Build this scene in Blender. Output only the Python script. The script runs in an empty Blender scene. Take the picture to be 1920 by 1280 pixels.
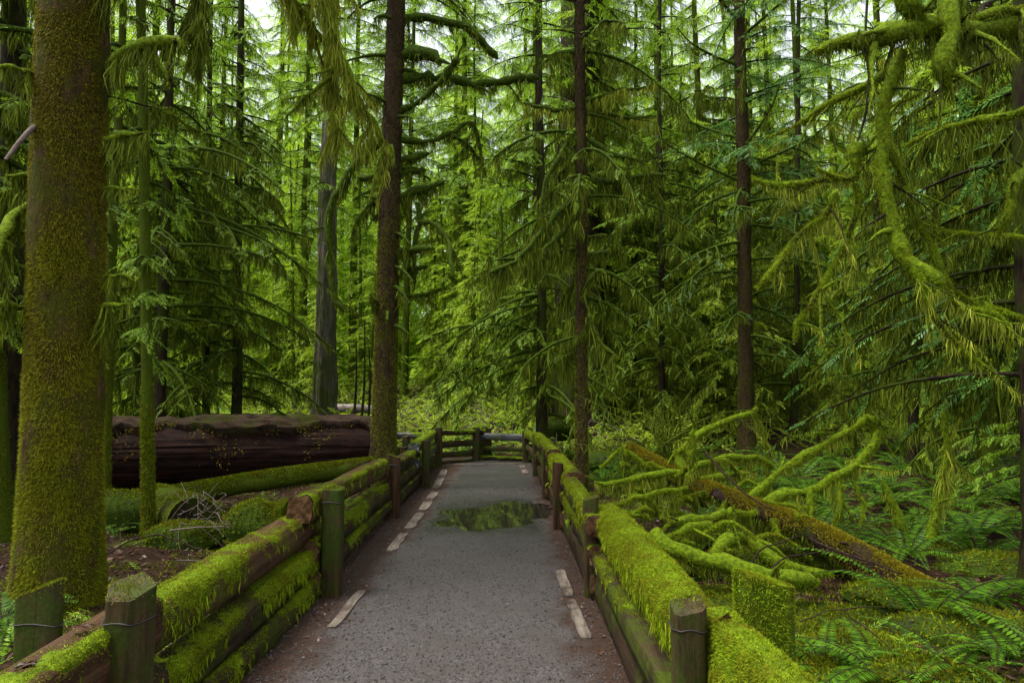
import bpy, math
import numpy as np
from mathutils import Vector

# ------------------------------------------------------------------ camera, sky, sun
scene = bpy.context.scene
COL = scene.collection
TH = math.atan(95 / 1280)
CAM = np.array([0.0, 0.0, 1.6])
cd = bpy.data.cameras.new('camera'); cam = bpy.data.objects.new('camera', cd); COL.objects.link(cam)
cam.location = CAM; cam.rotation_euler = (math.pi / 2 + TH, 0, 0)
cd.sensor_width = 36; cd.lens = 24; cd.clip_start = 0.05; cd.clip_end = 1000
scene.camera = cam

SUN_EL, SUN_AZ = 69.0, -105.0           # the bright part of the overcast sky: high, to the left
w = bpy.data.worlds.new("World"); scene.world = w; w.use_nodes = True
nt = w.node_tree; nt.nodes.clear()
sky = nt.nodes.new('ShaderNodeTexSky'); sky.sky_type = 'NISHITA'; sky.sun_disc = False
sky.sun_elevation = math.radians(SUN_EL); sky.sun_rotation = math.radians(SUN_AZ)
sky.dust_density = 4.0; sky.air_density = 1.2
hs = nt.nodes.new('ShaderNodeHueSaturation'); hs.inputs['Saturation'].default_value = 0.30
bg = nt.nodes.new('ShaderNodeBackground'); bg.inputs['Strength'].default_value = 0.13
wo = nt.nodes.new('ShaderNodeOutputWorld')
nt.links.new(sky.outputs[0], hs.inputs['Color']); nt.links.new(hs.outputs[0], bg.inputs[0]); nt.links.new(bg.outputs[0], wo.inputs[0])
sd = bpy.data.lights.new('sun', 'SUN'); sd.energy = 1.5; sd.angle = math.radians(14); sd.color = (1.0, 0.97, 0.90)
sun = bpy.data.objects.new('sun', sd); COL.objects.link(sun)
_a, _e = math.radians(SUN_AZ), math.radians(SUN_EL)
sun.rotation_euler = Vector((-math.sin(_a) * math.cos(_e), -math.cos(_a) * math.cos(_e), -math.sin(_e))).to_track_quat('-Z', 'Y').to_euler()
scene.view_settings.view_transform = 'Standard'; scene.view_settings.look = 'None'
scene.view_settings.exposure = 1.55; scene.view_settings.gamma = 1
cy = scene.cycles
cy.max_bounces = 7; cy.diffuse_bounces = 4; cy.glossy_bounces = 3; cy.transmission_bounces = 4; cy.transparent_max_bounces = 4
cy.caustics_reflective = False; cy.caustics_refractive = False

rs = np.random.default_rng(11)

# ------------------------------------------------------------------ helpers
def W(px, py, D):
    """photograph pixel + distance along the path -> point of the place"""
    x = (px - 960) / 1280; v = -(py - 640) / 1280
    t = D / (math.cos(TH) - v * math.sin(TH))
    return CAM + t * np.array([x, math.cos(TH) - v * math.sin(TH), v * math.cos(TH) + math.sin(TH)])

def PX(pts, D):
    return np.array([W(p[0], p[1], p[2] if len(p) > 2 else D) for p in pts])

def nrm(a):
    return a / np.maximum(np.linalg.norm(a, axis=-1, keepdims=True), 1e-9)

ROT = np.array([[.36, .48, -.8], [-.8, .6, 0], [.48, .64, .6]])
def vnoise(p, s=0):
    p = np.asarray(p, float) @ ROT; i = np.floor(p).astype(np.int64); f = p - i; f = f * f * (3 - 2 * f)
    def h(d):
        n = ((i[..., 0] + d[0]) * 73856093) ^ ((i[..., 1] + d[1]) * 19349663) ^ ((i[..., 2] + d[2]) * 83492791) ^ (s * 668265263)
        n = (n & 0x7fffffff); n = (n * 1103515245 + 12345) & 0x7fffffff; n ^= n >> 13; n = (n * 69069 + 7) & 0x7fffffff; n ^= n >> 11
        return (n & 0xffff) / 65535.0
    r = 0
    for a in (0, 1):
        for b in (0, 1):
            for c in (0, 1):
                r = r + h((a, b, c)) * (f[..., 0] if a else 1 - f[..., 0]) * (f[..., 1] if b else 1 - f[..., 1]) * (f[..., 2] if c else 1 - f[..., 2])
    return r

def fbm(p, s=0, o=3):
    r = 0; a = .5
    for k in range(o):
        r = r + a * vnoise(np.asarray(p) * 2 ** k, s + k); a *= .5
    return r / (1 - .5 ** o)

class MB:
    """collects faces (triangles and quads) and links them as ONE mesh object"""
    def __init__(s): s.v = []; s.f = []; s.m = []; s.n = 0
    def add(s, v, f, mat=0):
        v = np.asarray(v, float).reshape(-1, 3); f = np.asarray(f, np.int64)
        if len(f) == 0: return
        s.v.append(v); s.f.append(f + s.n); s.m.append(np.full(len(f), mat, np.int32)); s.n += len(v)
    def mesh(s, name, mats, off=(0, 0, 0), smooth=True):
        me = bpy.data.meshes.new(name)
        V = np.concatenate(s.v) - np.asarray(off, float)
        me.vertices.add(len(V)); me.vertices.foreach_set('co', V.astype(np.float32).ravel())
        sizes = np.concatenate([np.full(len(f), f.shape[1], np.int32) for f in s.f])
        idx = np.concatenate([f.ravel() for f in s.f]).astype(np.int32)
        me.loops.add(len(idx)); me.loops.foreach_set('vertex_index', idx)
        st = np.concatenate([[0], np.cumsum(sizes)[:-1]]).astype(np.int32)
        me.polygons.add(len(sizes)); me.polygons.foreach_set('loop_start', st)
        me.polygons.foreach_set('material_index', np.concatenate(s.m))
        me.polygons.foreach_set('use_smooth', np.full(len(sizes), bool(smooth)))
        for m in (mats if isinstance(mats, (list, tuple)) else [mats]): me.materials.append(m)
        me.update(calc_edges=True)
        return me

OFF = {}
def thing(name, label, cat, loc, group=None):
    o = bpy.data.objects.new(name, None); COL.objects.link(o); o.location = [float(c) for c in loc]
    o.empty_display_size = .2
    o['label'] = label; o['category'] = cat
    if group: o['group'] = group
    OFF[o.name] = np.array(loc, float); return o

def part(name, mb, mats, parent, smooth=True, label=None):
    off = OFF[parent.name]
    o = bpy.data.objects.new(name, mb.mesh(name, mats, off, smooth)); COL.objects.link(o); o.parent = parent
    OFF[o.name] = off
    if label: o['label'] = label
    return o

def single(name, mb, mats, loc=(0, 0, 0), smooth=True, label=None, cat=None, group=None, kind=None):
    o = bpy.data.objects.new(name, mb.mesh(name, mats, loc, smooth)); COL.objects.link(o); o.location = [float(c) for c in loc]
    OFF[o.name] = np.array(loc, float)
    if label: o['label'] = label
    if cat: o['category'] = cat
    if group: o['group'] = group
    if kind: o['kind'] = kind
    return o

def copy_tree(o, parent=None):
    c = o.copy(); COL.objects.link(c)
    if parent: c.parent = parent
    for ch in list(o.children): copy_tree(ch, c)
    return c

def spline(P, n):
    P = np.asarray(P, float)
    if len(P) == 2:
        t = np.linspace(0, 1, n)[:, None]; return P[0] * (1 - t) + P[1] * t
    Q = np.vstack([2 * P[0] - P[1], P, 2 * P[-1] - P[-2]])
    u = np.linspace(0, len(P) - 1 - 1e-6, n); k = np.floor(u).astype(int); t = (u - k)[:, None]
    a, b, c, d = Q[k], Q[k + 1], Q[k + 2], Q[k + 3]
    return .5 * (2 * b + (c - a) * t + (2 * a - 5 * b + 4 * c - d) * t ** 2 + (3 * b - a - 3 * c + d) * t ** 3)

def frames(P):
    T = nrm(np.gradient(P, axis=0))
    r = np.array([0, 0, 1.]) if abs(T[0][2]) < .9 else np.array([1., 0, 0])
    a = r - T[0] * r.dot(T[0]); a /= np.linalg.norm(a)
    A = np.empty_like(P)
    for i in range(len(P)):
        a = a - T[i] * a.dot(T[i]); a = a / (np.linalg.norm(a) + 1e-9); A[i] = a
    return T, A, np.cross(T, A)

def tube(mb, P, R, seg=8, rough=.08, freq=6, mat=0, seed=0, caps=True):
    n = len(P); R = np.broadcast_to(R, (n,)) if np.ndim(R) < 2 else R
    T, A, B = frames(P)
    th = np.linspace(0, 2 * np.pi, seg, endpoint=False)
    d = np.cos(th)[None, :, None] * A[:, None] + np.sin(th)[None, :, None] * B[:, None]
    rr = R[:, None] if R.ndim == 1 else R
    V = P[:, None] + d * rr[..., None]
    if rough: V = V + d * (rr * rough * 2 * (vnoise(V * freq, seed) - .5))[..., None]
    i = np.arange(n - 1)[:, None]; j = np.arange(seg)[None, :]; k = (j + 1) % seg
    F = np.stack([i * seg + j, i * seg + k, (i + 1) * seg + k, (i + 1) * seg + j], -1).reshape(-1, 4)
    mb.add(V.reshape(-1, 3), F, mat)
    if caps:
        for e in (0, n - 1):
            ring = V[e]; c = ring.mean(0)
            q = np.arange(seg); f = np.stack([np.full(seg, seg), q, (q + 1) % seg], -1)
            if e == 0: f = f[:, ::-1]
            mb.add(np.vstack([ring, c]), f, mat)
    return d, V

def along(P, R, N, tpow=1.0, lo=0, hi=1):
    """N random points on the axis with tangent and radius"""
    seg = np.linalg.norm(np.diff(P, axis=0), axis=1); cs = np.concatenate([[0], np.cumsum(seg)])
    t = (lo + (hi - lo) * rs.random(N) ** tpow) * cs[-1]
    k = np.clip(np.searchsorted(cs, t) - 1, 0, len(P) - 2); f = ((t - cs[k]) / np.maximum(seg[k], 1e-9))[:, None]
    R = np.broadcast_to(R, (len(P),))
    return P[k] * (1 - f) + P[k + 1] * f, nrm(P[k + 1] - P[k]), R[k] * (1 - f[:, 0]) + R[k + 1] * f[:, 0], t / cs[-1]

def plen(P): return float(np.linalg.norm(np.diff(P, axis=0), axis=1).sum())

def around(T, lean=0.0):
    """random unit vectors square to T, leaning up (lean>0) or down"""
    v = rs.normal(size=T.shape); v[:, 2] += lean
    v = v - T * (v * T).sum(1, keepdims=True); return nrm(v)

def strands(mb, O, L, Wd, mat=0, sway=.25, drift=None):
    N = len(O)
    if N == 0: return
    a = rs.random(N) * 2 * np.pi; s = np.stack([np.cos(a), np.sin(a), np.zeros(N)], -1)
    L = np.broadcast_to(L, (N,)); Wd = np.broadcast_to(Wd, (N,))
    q1 = O + np.stack([rs.normal(0, sway, N) * L * .5, rs.normal(0, sway, N) * L * .5, -L * .5], -1)
    q2 = q1 + np.stack([rs.normal(0, sway, N) * L * .5, rs.normal(0, sway, N) * L * .5, -L * .5], -1)
    if drift is not None: q1 = q1 + drift * .4; q2 = q2 + drift
    hw = (Wd / 2)[:, None] * s
    V = np.stack([O - hw, O + hw, q1 - hw * .8, q1 + hw * .8, q2], 1)
    b = np.arange(N)[:, None] * 5
    F = np.concatenate([b + [0, 1, 3], b + [0, 3, 2], b + [2, 3, 4]])
    mb.add(V.reshape(-1, 3), F, mat)

def fuzz(mb, O, Nr, L, Wd, mat=0, spread=.6, down=0.):
    N = len(O)
    if N == 0: return
    L = np.broadcast_to(L, (N,)); Wd = np.broadcast_to(Wd, (N,))
    d = Nr + rs.normal(0, spread, (N, 3)); d[:, 2] -= down; d = nrm(d)
    s = nrm(np.cross(d, rs.normal(size=(N, 3)))) * (Wd / 2)[:, None]
    V = np.stack([O - s, O + s, O + d * L[:, None]], 1)
    mb.add(V.reshape(-1, 3), np.arange(N * 3).reshape(N, 3), mat)

def leafquads(mb, O, X, Y, L, Wd, mat=0):
    """flat diamonds: along X, across Y"""
    N = len(O); L = np.broadcast_to(L, (N,))[:, None]; Wd = np.broadcast_to(Wd, (N,))[:, None]
    V = np.stack([O, O + X * L * .45 + Y * Wd / 2, O + X * L, O + X * L * .45 - Y * Wd / 2], 1)
    mb.add(V.reshape(-1, 3), np.arange(N * 4).reshape(N, 4), mat)

def spray_tpl(pairs=9, wid=.05, ll=.34, seed=1):
    r = np.random.default_rng(seed); O = []; X = []; L = []
    for k in range(pairs):
        t = .06 + .88 * k / (pairs - 1)
        for sgn in (-1, 1):
            a = math.radians(58 - 18 * t) + r.normal(0, .12)
            O.append((t, 0, -.10 * t * t)); X.append((math.cos(a), sgn * math.sin(a), -.22 + r.normal(0, .12))); L.append(ll * (1.02 - .72 * t) * r.uniform(.7, 1.15))
    O.append((.85, 0, -.08)); X.append((1, 0, -.2)); L.append(.2)
    O = np.array(O, float); X = nrm(np.array(X, float)); L = np.array(L)[:, None]
    Y = nrm(np.cross(np.array([0, 0, 1.]) + r.normal(0, .25, X.shape), X))
    V = np.stack([O, O + X * L * .5 + Y * wid / 2, O + X * L, O + X * L * .5 - Y * wid / 2], 1).reshape(-1, 3)
    V = np.vstack([V, [[0, .006, 0], [0, -.006, 0], [.9, 0, -.09]]])
    F4 = np.arange(len(O) * 4).reshape(-1, 4)
    return V, F4
SPR = [spray_tpl(9, .055, .34, k) for k in range(3)]
SPF = [spray_tpl(12, .042, .30, k) for k in range(4)]

def sprays(mb, O, X, S, mat=0, tpl=SPF, roll=.3):
    N = len(O)
    if N == 0: return
    X = nrm(X); up = np.tile([0, 0, 1.], (N, 1)) + rs.normal(0, roll, (N, 3))
    Y = nrm(np.cross(up, X)); Z = np.cross(X, Y); S = np.broadcast_to(S, (N,))
    g = rs.integers(0, len(tpl), N)
    for k in range(len(tpl)):
        m = g == k
        if not m.any(): continue
        V, F = tpl[k]
        P = O[m][:, None] + S[m][:, None, None] * (V[None, :, 0:1] * X[m][:, None] + V[None, :, 1:2] * Y[m][:, None] + V[None, :, 2:3] * Z[m][:, None])
        ff = (F[None] + (np.arange(m.sum()) * len(V))[:, None, None]).reshape(-1, 4)
        mb.add(P.reshape(-1, 3), ff, mat)

# ------------------------------------------------------------------ materials
def newmat(name):
    m = bpy.data.materials.new(name); m.use_nodes = True; t = m.node_tree; t.nodes.clear()
    out = t.nodes.new('ShaderNodeOutputMaterial'); return m, t, out

def nd(t, kind, **k):
    n = t.nodes.new(kind)
    for a, b in k.items():
        if a in n.inputs: n.inputs[a].default_value = b
        else: setattr(n, a, b)
    return n

def ramp(t, fac, stops):
    r = t.nodes.new('ShaderNodeValToRGB'); e = r.color_ramp.elements
    while len(e) < len(stops): e.new(.5)
    for k, (p, c) in enumerate(stops): e[k].position = p; e[k].color = (*c, 1) if len(c) == 3 else c
    t.links.new(fac, r.inputs[0]); return r.outputs[0]

def mixc(t, f, a, b):
    m = t.nodes.new('ShaderNodeMix'); m.data_type = 'RGBA'
    for s, v in ((m.inputs[0], f), (m.inputs[6], a), (m.inputs[7], b)):
        if isinstance(v, bpy.types.NodeSocket): t.links.new(v, s)
        else: s.default_value = v if isinstance(v, float) else (*v, 1)
    return m.outputs[2]

def coords(t, scale=(1, 1, 1)):
    tc = t.nodes.new('ShaderNodeNewGeometry'); mp = t.nodes.new('ShaderNodeMapping'); mp.inputs['Scale'].default_value = scale
    t.links.new(tc.outputs['Position'], mp.inputs[0]); return mp.outputs[0]

def noise(t, vec, scale, detail=4, rough=.6, out=0):
    n = nd(t, 'ShaderNodeTexNoise'); n.inputs['Scale'].default_value = scale; n.inputs['Detail'].default_value = detail; n.inputs['Roughness'].default_value = rough
    t.links.new(vec, n.inputs['Vector']); return n.outputs[out]

def leafmat(name, a, b, trans=.35, rough=.6, spec=.25, tint=1.15, patch=0):
    m, t, out = newmat(name)
    g = t.nodes.new('ShaderNodeNewGeometry')
    c = ramp(t, g.outputs['Random Per Island'], [(0, a), (1, b)])
    if patch:
        nz = noise(t, coords(t), patch, 2)
        c = mixc(t, ramp(t, nz, [(.38, (0, 0, 0)), (.62, (1, 1, 1))]), c, tuple(x * y for x, y in zip(b, (.52, .40, .6))))
    p = nd(t, 'ShaderNodeBsdfPrincipled'); p.inputs['Roughness'].default_value = rough; p.inputs['Specular IOR Level'].default_value = spec
    t.links.new(c, p.inputs['Base Color'])
    tr = nd(t, 'ShaderNodeBsdfTranslucent'); t.links.new(c, tr.inputs[0])
    mx = nd(t, 'ShaderNodeMixShader'); mx.inputs[0].default_value = trans
    t.links.new(p.outputs[0], mx.inputs[1]); t.links.new(tr.outputs[0], mx.inputs[2]); t.links.new(mx.outputs[0], out.inputs[0])
    return m

def barkmat(name, dark, light, moss=None, mossamt=.0, scale=14, stretch=(1, 1, .22), bump=.6, rough=.85, spec=.07, hscale=1.5, ridge=0, mossz=0):
    m, t, out = newmat(name)
    v = coords(t, stretch)
    n1 = noise(t, v, scale, 6, .65)
    c = ramp(t, n1, [(.32, dark), (.68, light)])
    n3 = noise(t, coords(t), scale * 4, 3, .6)
    c = mixc(t, ramp(t, n3, [(.4, (0, 0, 0)), (.75, (.5, .5, .5))]), c, tuple(x * .4 for x in dark))
    if moss:
        n2 = noise(t, coords(t), hscale, 5, .7)
        lo = .62 - mossamt * .5
        f = ramp(t, n2, [(lo, (0, 0, 0)), (lo + .14, (1, 1, 1))])
        if mossz:
            g = t.nodes.new('ShaderNodeNewGeometry'); sx = t.nodes.new('ShaderNodeSeparateXYZ'); t.links.new(g.outputs['Normal'], sx.inputs[0])
            fz = ramp(t, sx.outputs[2], [(.0, (0, 0, 0)), (.5, (1, 1, 1))]); mm = t.nodes.new('ShaderNodeMath'); mm.operation = 'MULTIPLY'
            t.links.new(f, mm.inputs[0]); t.links.new(fz, mm.inputs[1]); f = mm.outputs[0]
        mc = ramp(t, noise(t, coords(t), 60, 3), [(.3, tuple(x * .45 for x in moss)), (.7, moss)])
        c = mixc(t, f, c, mc)
    p = nd(t, 'ShaderNodeBsdfPrincipled'); p.inputs['Roughness'].default_value = rough; p.inputs['Specular IOR Level'].default_value = spec
    t.links.new(c, p.inputs['Base Color'])
    b = nd(t, 'ShaderNodeBump'); b.inputs['Strength'].default_value = bump; b.inputs['Distance'].default_value = .03
    h = n1
    if ridge:
        vo = nd(t, 'ShaderNodeTexVoronoi'); vo.feature = 'DISTANCE_TO_EDGE'; vo.inputs['Scale'].default_value = ridge
        t.links.new(v, vo.inputs['Vector']); ad = t.nodes.new('ShaderNodeMath'); ad.operation = 'ADD'
        t.links.new(n1, ad.inputs[0]); t.links.new(ramp(t, vo.outputs['Distance'], [(0, (0, 0, 0)), (.25, (1, 1, 1))]), ad.inputs[1]); h = ad.outputs[0]
    t.links.new(h, b.inputs['Height']); t.links.new(b.outputs[0], p.inputs['Normal'])
    t.links.new(p.outputs[0], out.inputs[0]); return m

M = {}
M['moss_bright'] = leafmat('moss_bright', (.065, .12, .003), (.31, .44, .011), .18, .75, .08, patch=9)
M['moss_mid'] = leafmat('moss_mid', (.04, .068, .002), (.22, .28, .006), .18, .75, .08, patch=7)
M['moss_olive'] = leafmat('moss_olive', (.04, .036, .003), (.25, .20, .008), 0.15, .75, .15)
M['moss_trunk'] = leafmat('moss_trunk', (.06, .07, .003), (.30, .31, .010), 0.15, .75, .1)
M['post_mossy'] = barkmat('post_mossy', (.012, .008, .004), (.06, .045, .018), (.075, .12, .005), .78, 22, (1, 1, .2), .8, .8, .08, hscale=6)
M['lichen_shaded'] = leafmat('lichen_shaded', (.018, .03, .003), (.11, .14, .008), .25, .8, .05)  # darker copy of lichen: shade on the limbs behind put into its colour
M['flake'] = leafmat('flake', (.010, .007, .004), (.070, .046, .024), 0, .85, .05)
M['moss_rust'] = leafmat('moss_rust', (.09, .08, .004), (.34, .28, .012), .3, .75, .15)
M['moss_sleeve'] = barkmat('moss_sleeve', (.04, .07, .003), (.20, .29, .007), scale=30, stretch=(1, 1, 1), bump=1.0, rough=.9, spec=.1)
M['moss_dark'] = barkmat('moss_dark', (.015, .03, .003), (.075, .12, .005), scale=26, stretch=(1, 1, 1), bump=1.0, rough=.9, spec=.1)
M['lichen'] = leafmat('lichen', (.03, .05, .004), (.18, .23, .013), .3, .8, .1)
M['lichen_pale'] = leafmat('lichen_pale', (.10, .14, .009), (.40, .44, .04), .32, .8, .1)
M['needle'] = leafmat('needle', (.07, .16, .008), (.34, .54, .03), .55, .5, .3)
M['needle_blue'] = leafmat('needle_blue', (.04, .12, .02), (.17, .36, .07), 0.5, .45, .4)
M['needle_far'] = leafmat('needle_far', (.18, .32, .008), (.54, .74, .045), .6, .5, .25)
M['dead_leaf'] = leafmat('dead_leaf', (.02, .009, .006), (.11, .048, .025), .15, .5, .4)
M['dead_red'] = leafmat('dead_red', (.035, .013, .007), (.125, .05, .024), .2, .5, .4)
M['fern'] = leafmat('fern', (.02, .06, .003), (.09, .20, .007), .3, .5, .12)
M['herb'] = leafmat('herb', (.18, .30, .008), (.52, .66, .045), 0.5, .5, .3)
M['bark_brown'] = barkmat('bark_brown', (.010, .006, .003), (.105, .060, .024), (.055, .058, .005), .46, 15, (1, 1, .3), 1.0, hscale=5)
M['bark_dark'] = barkmat('bark_dark', (.005, .004, .003), (.040, .027, .014), (.035, .05, .004), .34, 18, (1, 1, .3), .6)
M['bark_mossy'] = barkmat('bark_mossy', (.02, .015, .005), (.06, .05, .012), (.07, .10, .005), .6, 18, (1, 1, .4), .8)
M['bark_grey'] = barkmat('bark_grey', (.03, .026, .019), (.16, .14, .10), (.07, .09, .02), .34, 9, (1, 1, .1), 1.0, ridge=9)
M['bark_log'] = barkmat('bark_log', (.006, .004, .0025), (.058, .036, .023), (.03, .035, .004), .25, 14, (.25, 1, 1), .9, .85, .05, ridge=0)
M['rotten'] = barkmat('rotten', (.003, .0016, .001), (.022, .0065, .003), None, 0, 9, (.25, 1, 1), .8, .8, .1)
M['twig'] = barkmat('twig', (.012, .008, .006), (.05, .03, .022), (.05, .07, .005), .2, 30, (1, 1, 1), .4)
M['twig_pale'] = barkmat('twig_pale', (.09, .065, .05), (.24, .19, .16), None, 0, 40, (1, 1, 1), .4)
M['post'] = barkmat('post', (.014, .009, .004), (.085, .055, .022), (.04, .06, .006), .34, 22, (1, 1, .08), .6, .6, .12, hscale=3)
M['post_red'] = barkmat('post_red', (.014, .008, .004), (.085, .042, .018), (.03, .04, .004), .15, 22, (1, 1, .08), .6, .6, .12, hscale=3)
M['rail'] = barkmat('rail', (.010, .006, .004), (.055, .034, .018), (.05, .07, .005), .30, 20, (1, .08, 1), .8, .7, .10, hscale=2.5)
M['rail_red'] = barkmat('rail_red', (.022, .010, .005), (.10, .052, .026), (.08, .11, .006), .25, 20, (1, .08, 1), .8, .7, .10, hscale=2.5)
M['rail_grey'] = barkmat('rail_grey', (.018, .019, .020), (.085, .09, .095), (.06, .08, .01), .22, 20, (.08, 1, 1), .6, .45, .5, hscale=2.5)
M['raw_wood'] = barkmat('raw_wood', (.04, .02, .009), (.15, .08, .035), None, 0, 30, (1, .08, 1), .6)
M['board'] = barkmat('board', (.05, .035, .026), (.24, .20, .155), (.035, .02, .014), .30, 24, (1, .12, 1), .4, .7, .3)
M['stone_moss'] = barkmat('stone_moss', (.012, .012, .010), (.04, .036, .03), (.035, .06, .004), .62, 8, (1, 1, 1), .8, hscale=4)
M['wire'] = barkmat('wire', (.012, .010, .009), (.04, .03, .026), None, 0, 30, (1, 1, 1), .1, .5, .3)
M['pale_wood'] = barkmat('pale_wood', (.13, .105, .085), (.34, .30, .26), None, 0, 8, (.3, 1, 1), .4)

def groundmat():
    m, t, out = newmat('forest_floor')
    v = coords(t)
    n1 = noise(t, v, 9, 6, .7); n2 = noise(t, v, 1.1, 5, .65); n3 = noise(t, v, 55, 3, .6)
    soil = ramp(t, n1, [(.3, (.006, .003, .002)), (.55, (.026, .014, .008)), (.75, (.062, .032, .018))])
    moss = ramp(t, n3, [(.3, (.008, .014, .001)), (.7, (.05, .07, .003))])
    c = mixc(t, ramp(t, n2, [(.52, (0, 0, 0)), (.63, (1, 1, 1))]), soil, moss)
    p = nd(t, 'ShaderNodeBsdfPrincipled'); p.inputs['Roughness'].default_value = .9; p.inputs['Specular IOR Level'].default_value = .05
    t.links.new(c, p.inputs['Base Color'])
    b = nd(t, 'ShaderNodeBump'); b.inputs['Strength'].default_value = .8; b.inputs['Distance'].default_value = .04
    t.links.new(n1, b.inputs['Height']); t.links.new(b.outputs[0], p.inputs['Normal']); t.links.new(p.outputs[0], out.inputs[0]); return m
M['ground'] = groundmat()

def pathmat():
    m, t, out = newmat('gravel_path')
    v = coords(t)
    at = t.nodes.new('ShaderNodeAttribute'); at.attribute_name = 'dirt'
    wt = t.nodes.new('ShaderNodeAttribute'); wt.attribute_name = 'wet'
    n1 = noise(t, v, 75, 4, .7); n2 = noise(t, v, 3, 5, .6); n4 = noise(t, v, 230, 2, .5)
    vo = nd(t, 'ShaderNodeTexVoronoi'); vo.inputs['Scale'].default_value = 150; t.links.new(v, vo.inputs['Vector'])
    stone = ramp(t, vo.outputs['Color'], [(.2, (.023, .020, .019)), (.6, (.066, .057, .054)), (.9, (.15, .135, .13))])
    fine = ramp(t, n1, [(.3, (.020, .017, .0155)), (.7, (.082, .069, .063))])
    g = mixc(t, ramp(t, n2, [(.4, (.25, .25, .25)), (.62, (.75, .75, .75))]), stone, fine)
    dirt = ramp(t, n1, [(.3, (.010, .006, .004)), (.7, (.058, .032, .021))])
    c = mixc(t, at.outputs['Fac'], g, dirt)
    dk = mixc(t, wt.outputs['Fac'], c, (.018, .017, .019))
    p = nd(t, 'ShaderNodeBsdfPrincipled')
    t.links.new(ramp(t, wt.outputs['Fac'], [(0, (.14, .14, .14)), (.5, (.5, .5, .5))]), p.inputs['Specular IOR Level'])
    t.links.new(dk, p.inputs['Base Color'])
    rr = ramp(t, wt.outputs['Fac'], [(0, (.62, .62, .62)), (1, (.2, .2, .2))]); t.links.new(rr, p.inputs['Roughness'])
    b = nd(t, 'ShaderNodeBump'); b.inputs['Strength'].default_value = .5; b.inputs['Distance'].default_value = .007
    ad = t.nodes.new('ShaderNodeMath'); ad.operation = 'ADD'; t.links.new(n1, ad.inputs[0]); t.links.new(noise(t, v, 40, 3, .6), ad.inputs[1])
    t.links.new(ad.outputs[0], b.inputs['Height']); t.links.new(b.outputs[0], p.inputs['Normal']); t.links.new(p.outputs[0], out.inputs[0]); return m
M['path'] = pathmat()

def stonemat():
    m, t, out = newmat('gravel_stone')
    g = t.nodes.new('ShaderNodeNewGeometry')
    c = ramp(t, g.outputs['Random Per Island'], [(0, (.03, .026, .024)), (.6, (.062, .055, .051)), (.97, (.085, .078, .073)), (1, (.15, .14, .13))])
    p = nd(t, 'ShaderNodeBsdfPrincipled'); p.inputs['Roughness'].default_value = .8; p.inputs['Specular IOR Level'].default_value = .12
    t.links.new(c, p.inputs['Base Color']); t.links.new(p.outputs[0], out.inputs[0]); return m
M['stone'] = stonemat()

def watermat():
    m, t, out = newmat('puddle_water')
    p = nd(t, 'ShaderNodeBsdfPrincipled'); p.inputs['Base Color'].default_value = (.012, .011, .008, 1); p.inputs['Roughness'].default_value = .015
    p.inputs['IOR'].default_value = 1.33
    b = nd(t, 'ShaderNodeBump'); b.inputs['Strength'].default_value = .03; b.inputs['Distance'].default_value = .006
    t.links.new(noise(t, coords(t), 9, 2), b.inputs['Height']); t.links.new(b.outputs[0], p.inputs['Normal'])
    t.links.new(p.outputs[0], out.inputs[0]); return m
M['water'] = watermat()

# ------------------------------------------------------------------ ground, path, puddle
def gz(x, y):
    x = np.asarray(x, float); y = np.asarray(y, float)
    p = np.stack([x, y, np.zeros_like(x)], -1)
    off = np.clip(np.maximum(-1.9 - x, x - 1.0) / 1.2, 0, 1); off = np.where(y > 17, np.clip((y - 17) / 2, off, 1), off)
    z = -.05 + off * ((fbm(p * .9, 3) - .5) * .38 + (fbm(p * 4.1, 9, 2) - .5) * .12)
    far = np.clip(y - 19, 0, 200)
    z = z + off * far * .035 + np.where(x < 0, off * np.clip(y - 17, 0, 30) * .03, 0)
    return z

def gpt(x, y): return np.array([x, y, float(gz(np.array([x]), np.array([y]))[0])])

def grid(xs, ys, zf):
    X, Y = np.meshgrid(xs, ys); V = np.stack([X, Y, zf(X, Y)], -1).reshape(-1, 3); nx = len(xs)
    i, j = np.meshgrid(np.arange(nx - 1), np.arange(len(ys) - 1)); a = (j * nx + i).ravel()
    return V, np.stack([a, a + 1, a + 1 + nx, a + nx], -1)

gx = np.concatenate([[-260, -180, -120, -80, -55, -40, -30], np.arange(-24, -9, .5), np.arange(-9, 9, .12), np.arange(9, 24, .5), [30, 40, 55, 80, 120, 180, 260]])
gy = np.concatenate([[-120, -60, -30, -15, -8, -4], np.arange(-2, 20, .12), np.arange(20, 50, .5), [55, 62, 70, 80, 95, 120, 160, 220, 320]])
mb = MB(); mb.add(*grid(gx, gy, gz)); single('ground', mb, M['ground'], kind='structure')

PUD = np.array([-.27, 9.3])
def pathz(X, Y):
    p = np.stack([X, Y, 0 * X], -1)
    z = (fbm(p * 1.6, 21) - .5) * .022 + (fbm(p * 14, 5, 2) - .5) * .008
    d = ((X - PUD[0]) / 1.3) ** 2 + ((Y - PUD[1] - .25 * np.sin(X * 2.3)) / 1.3) ** 2
    z = z - .034 * np.exp(-d * 1.3) - .010 * np.exp(-(((X - .2) / .7) ** 2 + ((Y - 8.9) / 1.6) ** 2)) + .004 + (fbm(p * 3.2, 71) - .5) * .024 * np.exp(-d * .5)
    side = np.clip(np.maximum(-1.28 - X, X - .52) / .15, 0, 1)
    return z + side * ((fbm(p * 6, 31) - .4) * .03)
xs = np.arange(-2.1, 1.15, .04); ys = np.concatenate([np.arange(-3, 2, .25), np.arange(2, 16.9, .04)])
V, F = grid(xs, ys, pathz)
mb = MB(); mb.add(V, F); path = single('path', mb, M['path'], kind='structure')
p3 = V * [1, 1, 0]
lft = -1.12 - .10 * np.clip((7 - V[:, 1]) / 4, -.6, 1) ; rgt = .36
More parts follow.
